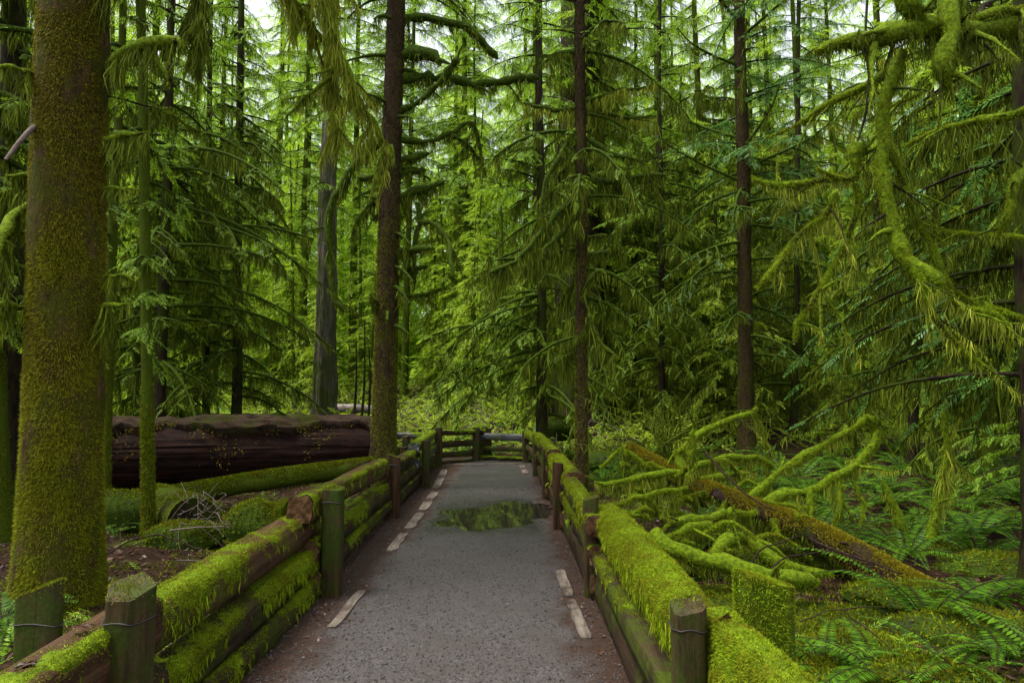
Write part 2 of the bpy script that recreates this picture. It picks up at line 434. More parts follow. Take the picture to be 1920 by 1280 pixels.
dd = np.maximum(lft - V[:, 0], V[:, 0] - rgt) + (fbm(p3 * 5, 41) - .5) * .35
dirt = np.clip(dd / .16 + .35, 0, 1)
wet = np.clip((.026 - (V[:, 2] + .004)) / .042, 0, 1) * np.exp(-(((V[:, 1] - 9.6) / 3.6) ** 2)) * (1 - dirt)
wet = np.maximum(wet, np.clip((V[:, 1] - 7.5) / 5, 0, 1) * (.35 + .4 * fbm(p3 * 1.3, 66)) * (1 - dirt))
for nm, val in (('dirt', dirt), ('wet', wet)):
    a = path.data.attributes.new(nm, 'FLOAT', 'POINT'); a.data.foreach_set('value', val.astype(np.float32))
# puddle: a level sheet that the hollow of the path cuts to its own shoreline
mb = MB(); th = np.linspace(0, 2 * np.pi, 64, endpoint=False)
ring = np.stack([PUD[0] + 1.3 * np.cos(th), PUD[1] + 2.4 * np.sin(th), np.full(64, -.0225)], -1)
mb.add(np.vstack([ring, [[PUD[0], PUD[1], -.0225]]]), np.stack([np.full(64, 64), np.arange(64), (np.arange(64) + 1) % 64], -1))
single('puddle_water', mb, M['water'], kind='structure')
# loose gravel and litter on the path
N = 20000
x = rs.uniform(-1.6, .85, N); y = 2.8 + 9 * rs.random(N) ** 1.7; z = pathz(x, y)
keep = z > -.018; x, y, z = x[keep], y[keep], z[keep]; N = len(x)
s = rs.uniform(.003, .009, N) * np.where(rs.random(N) < .04, 1.8, 1)
oc = np.array([[1, 0, 0], [0, 1, 0], [-1, 0, 0], [0, -1, 0], [0, 0, .7], [0, 0, -.7]], float)
of = np.array([[0, 1, 4], [1, 2, 4], [2, 3, 4], [3, 0, 4], [1, 0, 5], [2, 1, 5], [3, 2, 5], [0, 3, 5]])
a = rs.random(N) * 6.28; ca, sa = np.cos(a)[:, None], np.sin(a)[:, None]
jit = oc[None] * rs.uniform(.6, 1.3, (N, 6, 1)); jit = np.stack([jit[..., 0] * ca - jit[..., 1] * sa, jit[..., 0] * sa + jit[..., 1] * ca, jit[..., 2]], -1)
mb = MB(); mb.add((jit * s[:, None, None] + np.stack([x, y, z + s * .3], -1)[:, None]).reshape(-1, 3), (of[None] + (np.arange(N) * 6)[:, None, None]).reshape(-1, 3))
single('gravel', mb, M['stone'], kind='stuff', smooth=False)

def litter(n, x0, x1, y0, y1, mats, name, size=(.02, .06), zf=None, cond=None, ypow=1.5):
    x = rs.uniform(x0, x1, n); y = y0 + (y1 - y0) * rs.random(n) ** ypow
    if cond is not None: k = cond(x, y); x, y = x[k], y[k]
    z = (zf or gz)(x, y) + .006; n = len(x)
    a = rs.random(n) * 6.28; X = np.stack([np.cos(a), np.sin(a), rs.normal(0, .3, n)], -1); X = nrm(X)
    Y = nrm(np.cross(np.stack([rs.normal(0, .4, n), rs.normal(0, .4, n), np.ones(n)], -1), X))
    mb = MB(); L = rs.uniform(*size, n); leafquads(mb, np.stack([x, y, z], -1), X, Y, L, L * rs.uniform(.12, .7, n))
    return mb
mb = litter(14000, -1.85, .95, 2.6, 14, None, '', (.006, .034), lambda x, y: pathz(x, y) + .002, lambda x, y: (np.abs(x + .38) > .68 + .35 * rs.random(len(x))) | (rs.random(len(x)) < .04))
single('path_leaf_litter', mb, M['dead_leaf'], kind='stuff', smooth=False)
offp = lambda x, y: (x < -1.95) | (x > 1.1)
mb = litter(60000, -9, 9, 2, 16, None, '', (.02, .07), None, offp)
mb2 = litter(20000, -9, 9, 2, 16, None, '', (.025, .08), None, offp)
for v, f, m in zip(mb2.v, mb2.f, mb2.m): mb.add(v, f - f.min(), 1)
single('forest_leaf_litter', mb, [M['dead_leaf'], M['dead_red']], kind='stuff', smooth=False)
# moss carpet: little tufts where the floor is mossy
n = 260000
x = rs.uniform(-9, 9, n); y = 2 + 15 * rs.random(n) ** 1.5
k = offp(x, y) & (fbm(np.stack([x, y, 0 * x], -1) * 1.3, 77) > np.where(x < 0, .49, .555)); x, y = x[k], y[k]
mb = MB(); O = np.stack([x, y, gz(x, y)], -1); fuzz(mb, O, np.tile([0, 0, 1.], (len(O), 1)), rs.uniform(.015, .06, len(O)), .011, spread=.8)
single('moss_carpet', mb, M['moss_mid'], kind='stuff')

# edging boards set flush in the path
BOARDS = [((648, 1132), .0, 3), ((742, 1012), 0, 1), ((766, 970), 0, 1), ((803, 936), 0, 1), ((826, 896), 0, 1)]
def board(p0, p1, wid, label, grp='worn edging boards along the path'):
    a, b = np.array([*p0, 0]), np.array([*p1, 0]); t = nrm(b - a); s = np.array([t[1], -t[0], 0])
    n = 14; u = np.linspace(0, 1, n); mb = MB(); e = wid / 2
    pts = a + (b - a) * u[:, None]
    wl = e * (1 + .25 * (vnoise(pts * 9, 3) - .5)); wr = e * (1 + .5 * (vnoise(pts * 7, 8) - .6)); wr[0] *= .5; wl[-1] *= .7
    zt = np.maximum(pathz(pts[:, 0], pts[:, 1]), -.02) + .014
    prof = [pts - s * wl[:, None] + [0, 0, -.06], pts - s * wl[:, None] + zt[:, None] * [0, 0, 1], pts + s * wr[:, None] + zt[:, None] * [0, 0, 1], pts + s * wr[:, None] + [0, 0, -.06]]
    V = np.stack(prof, 1).reshape(-1, 3); i = np.arange(n - 1)[:, None] * 4
    F = np.concatenate([i + [k, k + 4, k + 5, k + 1] for k in range(3)]); mb.add(V, F)
    mb.add(np.stack([p[0] for p in prof]), [[0, 1, 2, 3]]); mb.add(np.stack([p[-1] for p in prof]), [[3, 2, 1, 0]])
    single('edging_board', mb, M['board'], loc=a, smooth=False, label=label, cat='board', group=grp)
def gp(px, py):
    D = 2048 / (py - 735); p = W(px, py, D); return p[0], p[1]
for (a, b, wid, lab) in [
    ((624, 1166), (678, 1101), .075, 'short pale edging board beside the second left fence post, nearest on the left'),
    ((733, 1027), (758, 995), .10, 'pale edging board left of the puddle, in front of the darker joined boards'),
    ((766, 985), (789, 957), .12, 'edging board right of the third left fence post, its near end splintered'),
    ((792, 952), (815, 921), .13, 'middle edging board at the left rim of the puddle'),
    ((817, 914), (834, 879), .14, 'edging board ending below the far corner post on the left'),
    ((1049, 1062), (1066, 1110), .085, 'pale edging board at the foot of the second right fence post, its edge broken away'),
    ((1068, 1117), (1100, 1185), .085, 'long pale edging board on the right nearest the camera'),
    ((977, 870), (986, 886), .12, 'short far edging board by the right end of the cross fence')]:
    board(gp(*a), gp(*b), wid, lab)
board(gp(834, 868.5), gp(974, 868.5), .12, 'long edging board across the path before the cross fence')

# ------------------------------------------------------------------ fences
def prism(mb, prof, z0, topz, mat=0, c=(0, 0), rough=.006, seed=0):
    """upright post from an outline; topz(x,y) gives its cut"""
    prof = np.asarray(prof, float); k = len(prof); nz = 7; V = []
    for i in range(nz):
        u = i / (nz - 1)
        zz = z0 + (topz(prof[:, 0], prof[:, 1]) - z0) * u
        q = np.stack([prof[:, 0] + c[0], prof[:, 1] + c[1], zz], -1)
        q[:, :2] += (np.stack([vnoise(q * [6, 6, 3], seed), vnoise(q * [6, 6, 3], seed + 5)], -1) - .5) * 2 * rough
        V.append(q)
    V = np.array(V); i = np.arange(nz - 1)[:, None]; j = np.arange(k)[None]; jj = (j + 1) % k
    F = np.stack([i * k + j, i * k + jj, (i + 1) * k + jj, (i + 1) * k + j], -1).reshape(-1, 4)
    mb.add(V.reshape(-1, 3), F, mat)
    top = V[-1]; cc = top.mean(0); cc[2] = max(cc[2], topz(np.zeros(1), np.zeros(1))[0])
    mb.add(np.vstack([top, cc]), np.stack([np.full(k, k), np.arange(k), (np.arange(k) + 1) % k], -1), mat)

def rrect(wx, wy, b=.012, n=5):
    """rectangle with bevelled corners and points along its sides"""
    pts = []
    c = [(-wx / 2, -wy / 2), (wx / 2, -wy / 2), (wx / 2, wy / 2), (-wx / 2, wy / 2)]
    for i in range(4):
        a, d = np.array(c[i]), np.array(c[(i + 1) % 4]); u = (d - a) / np.linalg.norm(d - a)
        for t in np.linspace(0, 1, n): pts.append(a + u * b + (d - a - 2 * u * b) * t)
    return np.array(pts)

def post(parent, x, y, h, wx, wy, peak=(0, 0, 0), mat='post', wire=True, mossy=0, z0=-.25, five=False, kind='post', wirez=.12):
    mb = MB(); pf = rrect(wx, wy, min(.02 if mossy < 2000 else .04, wx * .2))
    if five:
        a = np.radians([-118, -62, 10, 90, 170]); k = []
        for i in range(5):
            p, q = np.array([np.cos(a[i]), np.sin(a[i])]), np.array([np.cos(a[(i + 1) % 5]), np.sin(a[(i + 1) % 5])])
            for t in (0.06, .35, .65, .94): k.append((p * (1 - t) + q * t) * wx * .6)
        pf = np.array(k)
    ax, ay, pk = peak
    tz = lambda X, Y: h + ax * X + ay * Y - pk * np.maximum(np.abs(X) / wx, np.abs(Y) / wy) * 2
    prism(mb, pf, z0, tz, 0, (x, y), .006, int(abs(x * 70 + y * 31)))
    o = part(kind, mb, M['post_mossy' if mossy >= 800 else mat], parent)
    if wire:
        wb = MB(); zc = h - wirez; f = pf * 1.045
        P = np.stack([f[:, 0] + x, f[:, 1] + y, np.full(len(f), zc) + .006 * np.sin(np.arange(len(f)))], -1); P = np.vstack([P, P[:1]])
        tube(wb, P, .0035 if y < 7 else .006, 5, 0)
        part('strap_wire', wb, M['wire'], o)
    if mossy:
        mm = MB(); n = int(mossy * 14)
        a = rs.random(n) * len(pf); i = a.astype(int); fr = (a - i)[:, None]; q = pf[i] * (1 - fr) + pf[(i + 1) % len(pf)] * fr
        top = rs.random(n) < .35; q = np.where(top[:, None], q * rs.random((n, 1)), q)
        zz = np.where(top, tz(q[:, 0], q[:, 1]), tz(q[:, 0], q[:, 1]) * rs.random(n) ** .8)
        O = np.stack([q[:, 0] + x, q[:, 1] + y, zz], -1); Nr = np.where(top[:, None], [0, 0, 1.], nrm(np.stack([q[:, 0], q[:, 1], 0 * zz], -1)))
        cl = fbm(O * 5, 90) + .2 * (O[:, 2] > h - .1) > (.30 if mossy >= 450 else np.where(O[:, 2] > h - .035, .5, 9)); O, Nr = O[cl], Nr[cl]; n = len(O)
        if n: fuzz(mm, O, Nr, rs.uniform(.005, .018, n), .004, spread=.8, down=.3); part('moss', mm, M['moss_bright' if mossy > 2000 else 'moss_mid'], o)
    return o

def rail(parent, a, b, hx, hz, mat='rail', moss=0, mossmat='moss_bright', seed=0, cover=.5, round_=0.12, face=None, hang=.15, n=60):
    face = (1 if a[0] < -.3 else -1) if face is None else face
    """split log from a to b (centre points); hx,hz half sizes; moss = tufts per metre"""
    a, b = np.array(a, float), np.array(b, float); P = spline([a, a * .5 + b * .5 + [0, 0, rs.normal(0, .008)], b], n)
    T = nrm(b - a); S = nrm(np.cross(T, [0, 0, 1.])); U = np.cross(S, T)
    th = np.linspace(0, 2 * np.pi, 18, endpoint=False)
    e = .45 + .5 * round_
    cx = np.sign(np.cos(th)) * np.abs(np.cos(th)) ** e; cz = np.sign(np.sin(th)) * np.abs(np.sin(th)) ** e
    V = P[:, None] + S * (cx * hx)[None, :, None] + U * (cz * hz)[None, :, None]
    L = plen(P); q = np.stack([np.broadcast_to(th, (n, 18)) * 1.3, np.linspace(0, L * 1.2, n)[:, None] + 0 * th, np.full((n, 18), seed * 3.7)], -1)
    d = S * cx[None, :, None] + U * cz[None, :, None]
    gr = (vnoise(q * [2.3, .6, 1], seed) - .5) * .30 + (vnoise(q * [6, 1.2, 1], seed + 3) - .5) * .14
    V = V + d * (gr * min(hx, hz))[..., None]
    V[0] -= T * (rs.random(18) * .05)[:, None]; V[-1] += T * (rs.random(18) * .05)[:, None]
    mb = MB(); i = np.arange(n - 1)[:, None]; j = np.arange(18)[None]; k = (j + 1) % 18
    mb.add(V.reshape(-1, 3), np.stack([i * 18 + j, (i + 1) * 18 + j, (i + 1) * 18 + k, i * 18 + k], -1).reshape(-1, 4))
    for e_ in (0, n - 1):
        f = np.stack([np.full(18, 18), np.arange(18), (np.arange(18) + 1) % 18], -1)
        mb.add(np.vstack([V[e_], V[e_].mean(0)]), f if e_ else f[:, ::-1], 1)
    o = part('rail', mb, [M[mat], M['raw_wood'] if mat != 'rail_grey' else M[mat]], parent)
    if moss:
        mm = MB(); N = int(moss * (3.6 if min(a[1], b[1]) < 5 else 2.2) * L)
        bias = np.array([.14 * face, 0, .36])
        u = rs.random(N) * (n - 1.001); i = u.astype(int); f = (u - i)
        j = rs.integers(0, 18, N); g = rs.random(N); j2 = (j + 1) % 18
        pa = V[i, j] * (1 - g)[:, None] + V[i, j2] * g[:, None]; pb = V[i + 1, j] * (1 - g)[:, None] + V[i + 1, j2] * g[:, None]
        O = pa * (1 - f)[:, None] + pb * f[:, None]
        Nr = nrm(d[0, j] * (1 - g)[:, None] + d[0, j2] * g[:, None])
        cv = lambda q, m: .75 * fbm(q * [3.6, 1.7, 3.6], 100 + seed) + .35 * vnoise(q * 11, seed) + nrm(m) @ bias - .05
        cov = cv(O, Nr) + .10 * (rs.random(N) - .5); c0 = 1.02 - cover
        keep = cov > c0
        O, Nr, cov = O[keep], Nr[keep], cov[keep]
        thick = np.clip((cov - c0) * 3, 0, 1)
        lift = .002 + .013 * thick * (.3 + vnoise(O * 22, 55))
        pick = np.where(mossmat != 'moss_bright', 0, np.where(fbm(O * 7, 7) + .35 * rs.random(len(O)) > .66, 2, 0) + np.where(thick + .5 * rs.random(len(O)) < .50, 2, 0)); pick = np.minimum(pick, 2)
        for pm in (0, 2):
            q_ = pick == pm; nq = int(q_.sum())
            if nq: fuzz(mm, (O + Nr * lift[:, None])[q_], Nr[q_], rs.uniform(.004, .014, nq) * (.6 + .8 * thick[q_]), rs.uniform(.0018, .0042, nq) * (1 if b[1] < 5 or a[1] < 5.9 else 1.6), pm, spread=.85, down=.55)
        sd_ = (Nr[:, 2] < .35) & (rs.random(len(O)) < hang * .6)
        strands(mm, O[sd_] + Nr[sd_] * .008, rs.uniform(.02, .07, sd_.sum()), .006)
        D_ = np.broadcast_to(d, V.shape); cw = cv(V, D_); th_ = np.clip((cw - c0) * 3, 0, 1)
        VS = V + D_ * (-.004 + .014 * th_ * (.4 + .8 * vnoise(V * 22, 55)))[..., None]
        ii, jj = np.meshgrid(np.arange(n - 1), np.arange(18), indexing='ij'); kk = (jj + 1) % 18; ok = (cw[ii, jj] > c0) & (cw[ii + 1, jj] > c0 - .02) & (cw[ii, kk] > c0 - .02)
        F_ = np.stack([ii * 18 + jj, (ii + 1) * 18 + jj, (ii + 1) * 18 + kk, ii * 18 + kk], -1)[ok]
        if len(F_): mm.add(VS.reshape(-1, 3), F_, 1)
        part('moss', mm, [M[mossmat], M['moss_sleeve'], M['moss_mid']], o)
    return o

# left fence
def DX(px, py, D): return W(px, py, D)
lf = thing('rail_fence', 'mossy split rail fence along the left side of the path', 'fence', (-1.6, 5.5, 0))
post(lf, -1.487, 2.72, .845, .165, .15, (0, .35, .0), 'post', True, 120, five=True, wirez=.115)
post(lf, -1.93, 2.86, .80, .19, .05, (.42, 0, 0), 'post', True, 260, wirez=.14)
post(lf, -1.42, 5.5, .855, .155, .13, (.0, .1, .02), 'post', True, 150)
post(lf, -1.87, 5.62, .70, .07, .16, (.25, .3, 0), 'post', False, 900)
post(lf, -1.53, 8.9, .785, .165, .12, (-.3, 0, .0), 'post_red', True, 60)
post(lf, -1.93, 9.0, .70, .16, .06, (.35, 0, 0), 'post', False, 200)
post(lf, -1.46, 11.7, .80, .13, .12, (0, 0, .02), 'post', False, 0)
post(lf, -1.95, 11.6, .66, .12, .07, (.2, 0, 0), 'post', False, 0)
post(lf, -1.58, 14.8, .87, .15, .15, (0, 0, .03), 'post', False, 0)
post(lf, -2.0, 14.9, .80, .07, .14, (0, 0, 0), 'post', False, 0)
rail(lf, (-1.69, 5.72, .53), (-1.70, 3.02, .52), .105, .115, 'rail_red', 9500, seed=1, cover=0.34)
rail(lf, (-1.63, 5.66, .275), (-1.62, 2.9, .25), .10, .095, 'rail', 9000, seed=2, cover=0.38, hang=.4)
rail(lf, (-1.58, 5.68, .085), (-1.57, 2.85, .08), .085, .09, 'rail', 5500, seed=3, cover=0.26, hang=.3)
rail(lf, (-1.60, 3.0, .62), (-1.62, .9, .50), .10, .11, 'rail_red', 4000, seed=4, cover=0.26)
rail(lf, (-1.58, 3.05, .36), (-1.58, .8, .27), .09, .10, 'rail', 2500, seed=5, cover=0.24)
rail(lf, (-1.58, 3.0, .12), (-1.58, .8, .09), .09, .10, 'rail', 1500, seed=6, cover=0.2)
rail(lf, (-1.62, 5.30, .70), (-1.69, 9.05, .63), .10, .10, 'rail_red', 5000, seed=7, cover=0.24)
rail(lf, (-1.60, 5.4, .36), (-1.66, 9.0, .33), .10, .10, 'rail', 6500, seed=8, cover=0.34)
rail(lf, (-1.57, 5.4, .13), (-1.62, 9.0, .14), .085, .075, 'rail', 4000, seed=9, cover=0.26)
rail(lf, (-1.66, 8.8, .57), (-1.66, 11.8, .56), .09, .085, 'rail', 2500, 'moss_mid', seed=10, cover=0.26)
rail(lf, (-1.64, 8.8, .34), (-1.64, 11.8, .34), .08, .075, 'rail', 900, 'moss_mid', seed=11, cover=0.2)
rail(lf, (-1.62, 8.8, .12), (-1.62, 11.8, .12), .08, .085, 'rail', 600, 'moss_mid', seed=12, cover=0.2)
rail(lf, (-1.62, 11.4, .68), (-1.72, 14.9, .70), .09, .085, 'rail_grey', 800, 'moss_mid', seed=13, cover=.42)
rail(lf, (-1.62, 11.4, .42), (-1.70, 14.9, .42), .08, .08, 'rail_grey', 300, 'moss_mid', seed=14, cover=.4)
rail(lf, (-1.62, 11.4, .16), (-1.70, 14.9, .16), .08, .08, 'rail', 0, seed=15)
sp = thing('rail_fence', 'short grey side stretch of rail fence behind the mossy-footed trunk, left of the corner', 'fence', (-2.2, 13.2, 0))
post(sp, -2.02, 13.15, .78, .14, .12, (.2, 0, .02), 'post', False, 0)
post(sp, -1.96, 12.4, .62, .16, .1, (0, 0, .0), 'post', False, 0)
rail(sp, (-1.72, 13.6, .74), (-3.0, 14.0, .72), .07, .06, 'rail_grey', 200, 'moss_mid', seed=21, cover=.4)
rail(sp, (-1.75, 13.4, .50), (-3.0, 13.8, .46), .08, .07, 'rail_grey', 200, 'moss_mid', seed=22, cover=.4)
rail(sp, (-1.75, 13.4, .22), (-3.0, 13.8, .2), .08, .07, 'rail_grey', 0, 'moss_mid', seed=23, cover=.4)
# cross fence
ff = thing('rail_fence', 'dark weathered rail fence crossing the far end of the path', 'fence', (-.6, 16.1, 0))
post(ff, -.84, 16.1, .80, .17, .16, (0, 0, .03), 'post', False, 0)
post(ff, -.62, 16.5, .74, .26, .12, (-.1, 0, 0), 'post', False, 60)
post(ff, .31, 15.75, .74, .15, .15, (.2, 0, .02), 'post', False, 0)
rail(ff, (-1.66, 15.2, .705), (-.70, 16.3, .665), .07, .06, 'rail', 350, 'moss_bright', seed=31, cover=.42)
rail(ff, (-1.66, 15.2, .435), (-.70, 16.3, .40), .05, .065, 'rail', 0, seed=32)
rail(ff, (-1.66, 15.2, .21), (-.70, 16.3, .19), .05, .06, 'rail', 0, seed=33)
rail(ff, (-1.66, 15.2, .03), (-.70, 16.3, .02), .05, .05, 'rail', 0, seed=34)
rail(ff, (-.86, 16.35, .55), (.42, 15.95, .54), .06, .085, 'rail_grey', 0, 'moss_mid', seed=35)
rail(ff, (-.86, 16.35, .285), (.42, 15.95, .27), .06, .055, 'rail', 0, seed=36)
rail(ff, (-.86, 16.35, .06), (.42, 15.95, .055), .05, .05, 'rail', 60, 'moss_mid', seed=37)
# right fence
rf = thing('rail_fence', 'rail fence with thick bright moss along the right side of the path', 'fence', (.75, 5.5, 0))
post(rf, .652, 2.60, .845, .115, .11, (.22, .3, .03), 'post', True, 90, wirez=.11)
post(rf, 1.0, 2.78, .86, .225, .09, (-.30, 0, .0), 'post', False, 2200)
post(rf, .625, 5.5, .765, .12, .12, (.25, 0, .0), 'post', True, 30)
post(rf, .93, 5.75, .60, .07, .12, (0, 0, 0), 'post', False, 200)
post(rf, .545, 8.2, .765, .12, .11, (-.2, 0, .0), 'post_red', False, 20)
post(rf, .86, 8.3, .60, .10, .12, (-.15, 0, 0), 'post', False, 500)
post(rf, .505, 10.5, .74, .11, .11, (.25, 0, .0), 'post', False, 20)
post(rf, .80, 10.6, .66, .13, .07, (0, 0, .04), 'post_red', False, 40)
post(rf, .455, 13.2, .80, .12, .12, (0, 0, .02), 'post', False, 20)
post(rf, .78, 13.3, .74, .13, .08, (0, 0, .03), 'post', False, 40)
rail(rf, (.77, 5.75, .555), (.795, 2.75, .565), .115, .115, 'rail_red', 12500, seed=41, cover=.52, round_=.4)
rail(rf, (.74, 5.7, .30), (.76, 2.2, .31), .13, .075, 'rail', 6000, seed=42, cover=0.14)
rail(rf, (.72, 5.8, .10), (.74, 2.2, .09), .09, .105, 'rail', 1500, seed=43, cover=0.08)
rail(rf, (.80, 2.72, .60), (.88, 1.3, .56), .085, .15, 'rail_red', 12000, seed=44, cover=0.48)
rail(rf, (.76, 2.75, .30), (.80, 1.3, .28), .09, .12, 'rail', 5000, seed=45, cover=0.26)
rail(rf, (.66, 8.3, .55), (.655, 5.35, .565), .085, .085, 'rail', 7000, seed=46, cover=0.32)
rail(rf, (.68, 8.3, .34), (.68, 5.4, .34), .09, .075, 'rail', 3500, 'moss_mid', seed=47, cover=0.26)
rail(rf, (.66, 8.3, .11), (.68, 5.4, .10), .08, .10, 'rail', 500, 'moss_mid', seed=48, cover=0.16)
rail(rf, (.63, 10.7, .60), (.72, 7.95, .59), .11, .095, 'rail', 8000, seed=49, cover=0.44)
rail(rf, (.62, 10.7, .36), (.66, 8.0, .36), .09, .08, 'rail', 2500, 'moss_mid', seed=50, cover=0.28)
rail(rf, (.62, 10.7, .12), (.64, 8.0, .12), .08, .1, 'rail', 500, 'moss_mid', seed=51, cover=0.16)
rail(rf, (.50, 13.6, .70), (.62, 10.2, .66), .10, .10, 'rail', 4500, seed=52, cover=0.44)
rail(rf, (.55, 13.4, .42), (.60, 10.3, .42), .09, .08, 'rail', 1800, 'moss_mid', seed=53, cover=0.3)
rail(rf, (.55, 13.4, .14), (.58, 10.3, .14), .08, .1, 'rail', 300, 'moss_mid', seed=54, cover=0.16)
rail(rf, (.36, 15.9, .62), (.52, 13.0, .68), .09, .09, 'rail', 2500, seed=55, cover=0.44)
rail(rf, (.38, 15.9, .34), (.52, 13.0, .36), .08, .08, 'rail', 500, 'moss_mid', seed=56, cover=0.22)

# ------------------------------------------------------------------ trees
def trunk_path(base, top, n=24, wob=.03, seed=0):
    base, top = np.array(base, float), np.array(top, float); u = np.linspace(0, 1, n)[:, None]
    P = base + (top - base) * u; h = top[2] - base[2]
    q = np.concatenate([u * h * .35, 0 * u + seed * 5.3, 0 * u], 1)
    P[:, 0] += (vnoise(q, seed) - .5) * wob * h * .15 * np.minimum(u[:, 0] * 6, 1); P[:, 1] += (vnoise(q, seed + 9) - .5) * wob * h * .15 * np.minimum(u[:, 0] * 6, 1)
    return P

def trunk_mesh(P, r0, r1, flare=1.7, flh=.5, seg=18, rough=.1, lobes=0, seed=0, freq=5):
    z = P[:, 2] - P[0, 2]; u = np.linspace(0, 1, len(P))
    R = r0 + (r1 - r0) * u; R = R * (1 + (flare - 1) * np.exp(-z / flh))
    th = np.linspace(0, 2 * np.pi, seg, endpoint=False)
    RR = R[:, None] * np.ones(seg)
    if lobes: RR = RR * (1 + .22 * np.cos(th * lobes + seed)[None] * np.exp(-z / (flh * 2.5))[:, None] + .05 * np.cos(th * (lobes * 2 + 1) + seed * 2)[None])
    mb = MB(); tube(mb, P, RR, seg, rough, freq, 0, seed); return mb, R

def zpath(base, px_top, D, H, n=30, r=None, seed=0, wob=.03):
    """trunk from a base point, passing pixel px_top at the top edge of the photograph, up to height H"""
    q = W(px_top, 0, D); b = np.array(base, float); t = (H - b[2]) / (q[2] - b[2]); top = b + (q - b) * t; top[2] = H
    return trunk_path(b, top, n, wob, seed)

def trunkfuzz(mb, P, R, zlo, zhi, N, L=(.015, .04), Wd=.008, down=.8, thr=.4, sc=4.5, seed=5, mat=0, flare=0):
    m = (P[:, 2] >= zlo - .5) & (P[:, 2] <= zhi + .5); O, T, r, t = along(P[m], R[m], N)
    Nr = around(T); Q = O + Nr * r[:, None]
    k = (fbm(Q * [sc, sc, sc * .5], seed) + .3 * (rs.random(len(Q)) - .5) > thr + .45 * np.clip((Q[:, 2] - zlo) / (zhi - zlo) - .45, 0, 1)) & (Q[:, 2] < zhi) & (Q[:, 2] > zlo - .1)
    Q, Nr = Q[k], Nr[k]
    fuzz(mb, Q - Nr * .004, Nr, rs.uniform(*L, len(Q)), Wd, mat, .55, down)

def clump_L(n, L, P, freq=3.0, seed=1):
    """lengths that come and go in clumps"""
    c = vnoise(P * freq, seed); return L * (.15 + 1.25 * c ** 1.6) * rs.uniform(.45, 1.1, n)

def moss_branch(parent, P, r0, r1, sleeve='moss_sleeve', hair='lichen', per_m=260, L=.30, Wd=.012, fz=700, name='branch', lo=0, seed=0, twig=None, bare=None, freq=4, n=None, sl=.72, fzmat='moss_mid', sub=3.5, subL=1.0, kink=.07):
    """one limb: wood, with its moss as a child"""
    n = n or max(8, int(plen(P) * 9)); P = spline(P, n); u = np.linspace(0, 1, n); R = r0 + (r1 - r0) * u
    P = P + (np.stack([vnoise(P * 5, 61), vnoise(P * 5, 62), vnoise(P * 5, 63)], -1) - .5) * kink * np.minimum(1, u * 5)[:, None] * min(1, 8 * r0 + .2) + (np.stack([vnoise(P * 13, 71), vnoise(P * 13, 72), vnoise(P * 13, 73)], -1) - .5) * kink * .55 * np.minimum(1, u * 5)[:, None]
    mb = MB(); tube(mb, P, R * .6 * np.sqrt(np.clip((1 - u) * plen(P) / .25, .02, 1)), 8, .1, 8, 0, seed)
    Lt = plen(P); SB = []
    for _ in range(int(sub * Lt + (sub > 0))):
        i = int(rs.uniform(.15, .97) * (n - 1)); T = nrm(P[min(i + 1, n - 1)] - P[max(i - 1, 0)]); dv = nrm(T * rs.uniform(.2, .9) + rs.normal(0, .7, 3) + [0, 0, -.35])
        l2 = rs.uniform(.12, .5) * min(1, Lt) * subL; v = np.linspace(0, 1, 7)[:, None]; B = P[i] + dv * l2 * v + np.array([0, 0, -1.]) * l2 * rs.uniform(-.1, .5) * v ** 2 + np.cumsum(rs.normal(0, .06, (7, 3)), 0) * l2 * .5 * v
        SB.append(B); tube(mb, B, np.linspace(max(.003, R[i] * .3), .002, 7), 5, .1, caps=False)
    o = part(name, mb, M['bark_dark'], parent)
    mm = MB()
    for B in SB:
        l2 = plen(B); N = int(per_m * l2 * .55)
        if rs.random() < .6: tube(mm, B, np.linspace(r1 * .55, .004, 7) * (.6 + .8 * vnoise(B * 14, 5)), 6, .3, 20, 0, 3, caps=False)
        if N > 2:
            O, T, r, t = along(B, .01, N); fuzz(mm, O, around(T, .3), rs.uniform(.012, .03, N), Wd * .7, 1, .6, .5)
            strands(mm, O, clump_L(N, L * .7, O, 9, 4), Wd * rs.uniform(.5, 1.1, N), 2)
    lump = .45 + 1.15 * vnoise(P * [9, 9, 9], seed + 40)
    k0 = int(lo * n)
    if n - k0 > 3:
        Q = P[k0:] + [0, 0, .0]; RR = (R * lump * sl * np.sqrt(np.clip((1 - u) * Lt / .16, .03, 1)))[k0:]
        tube(mm, Q + RR[:, None] * [0, 0, .12], RR, 10, .25, 14, 0, seed + 2)
        N = int(fz * Lt); O, T, r, t = along(Q, RR, N); Nr = around(T, .5)
        fuzz(mm, O + Nr * r[:, None] * .9, Nr, rs.uniform(.007, .026, N), Wd * .55, 1, .7, .5)
        N = int(per_m * Lt * .8); O, T, r, t = along(Q, RR, N); Nr = around(T, -1.2)
        kk = vnoise(O * 14, seed + 9) + .35 * rs.random(N) > .55; O, T, r, t, Nr = O[kk], T[kk], r[kk], t[kk], Nr[kk]; N = len(O)
        ln = clump_L(N, L * 1.15, O, 9, seed + 3) * np.minimum(1, .3 + 2.2 * (1 - t))
        strands(mm, O + Nr * r[:, None] * .8, ln, Wd * rs.uniform(.6, 1.2, N), 2)
        part('hanging_moss', mm, [M[sleeve], M[fzmat], M[hair]], o)
    return o

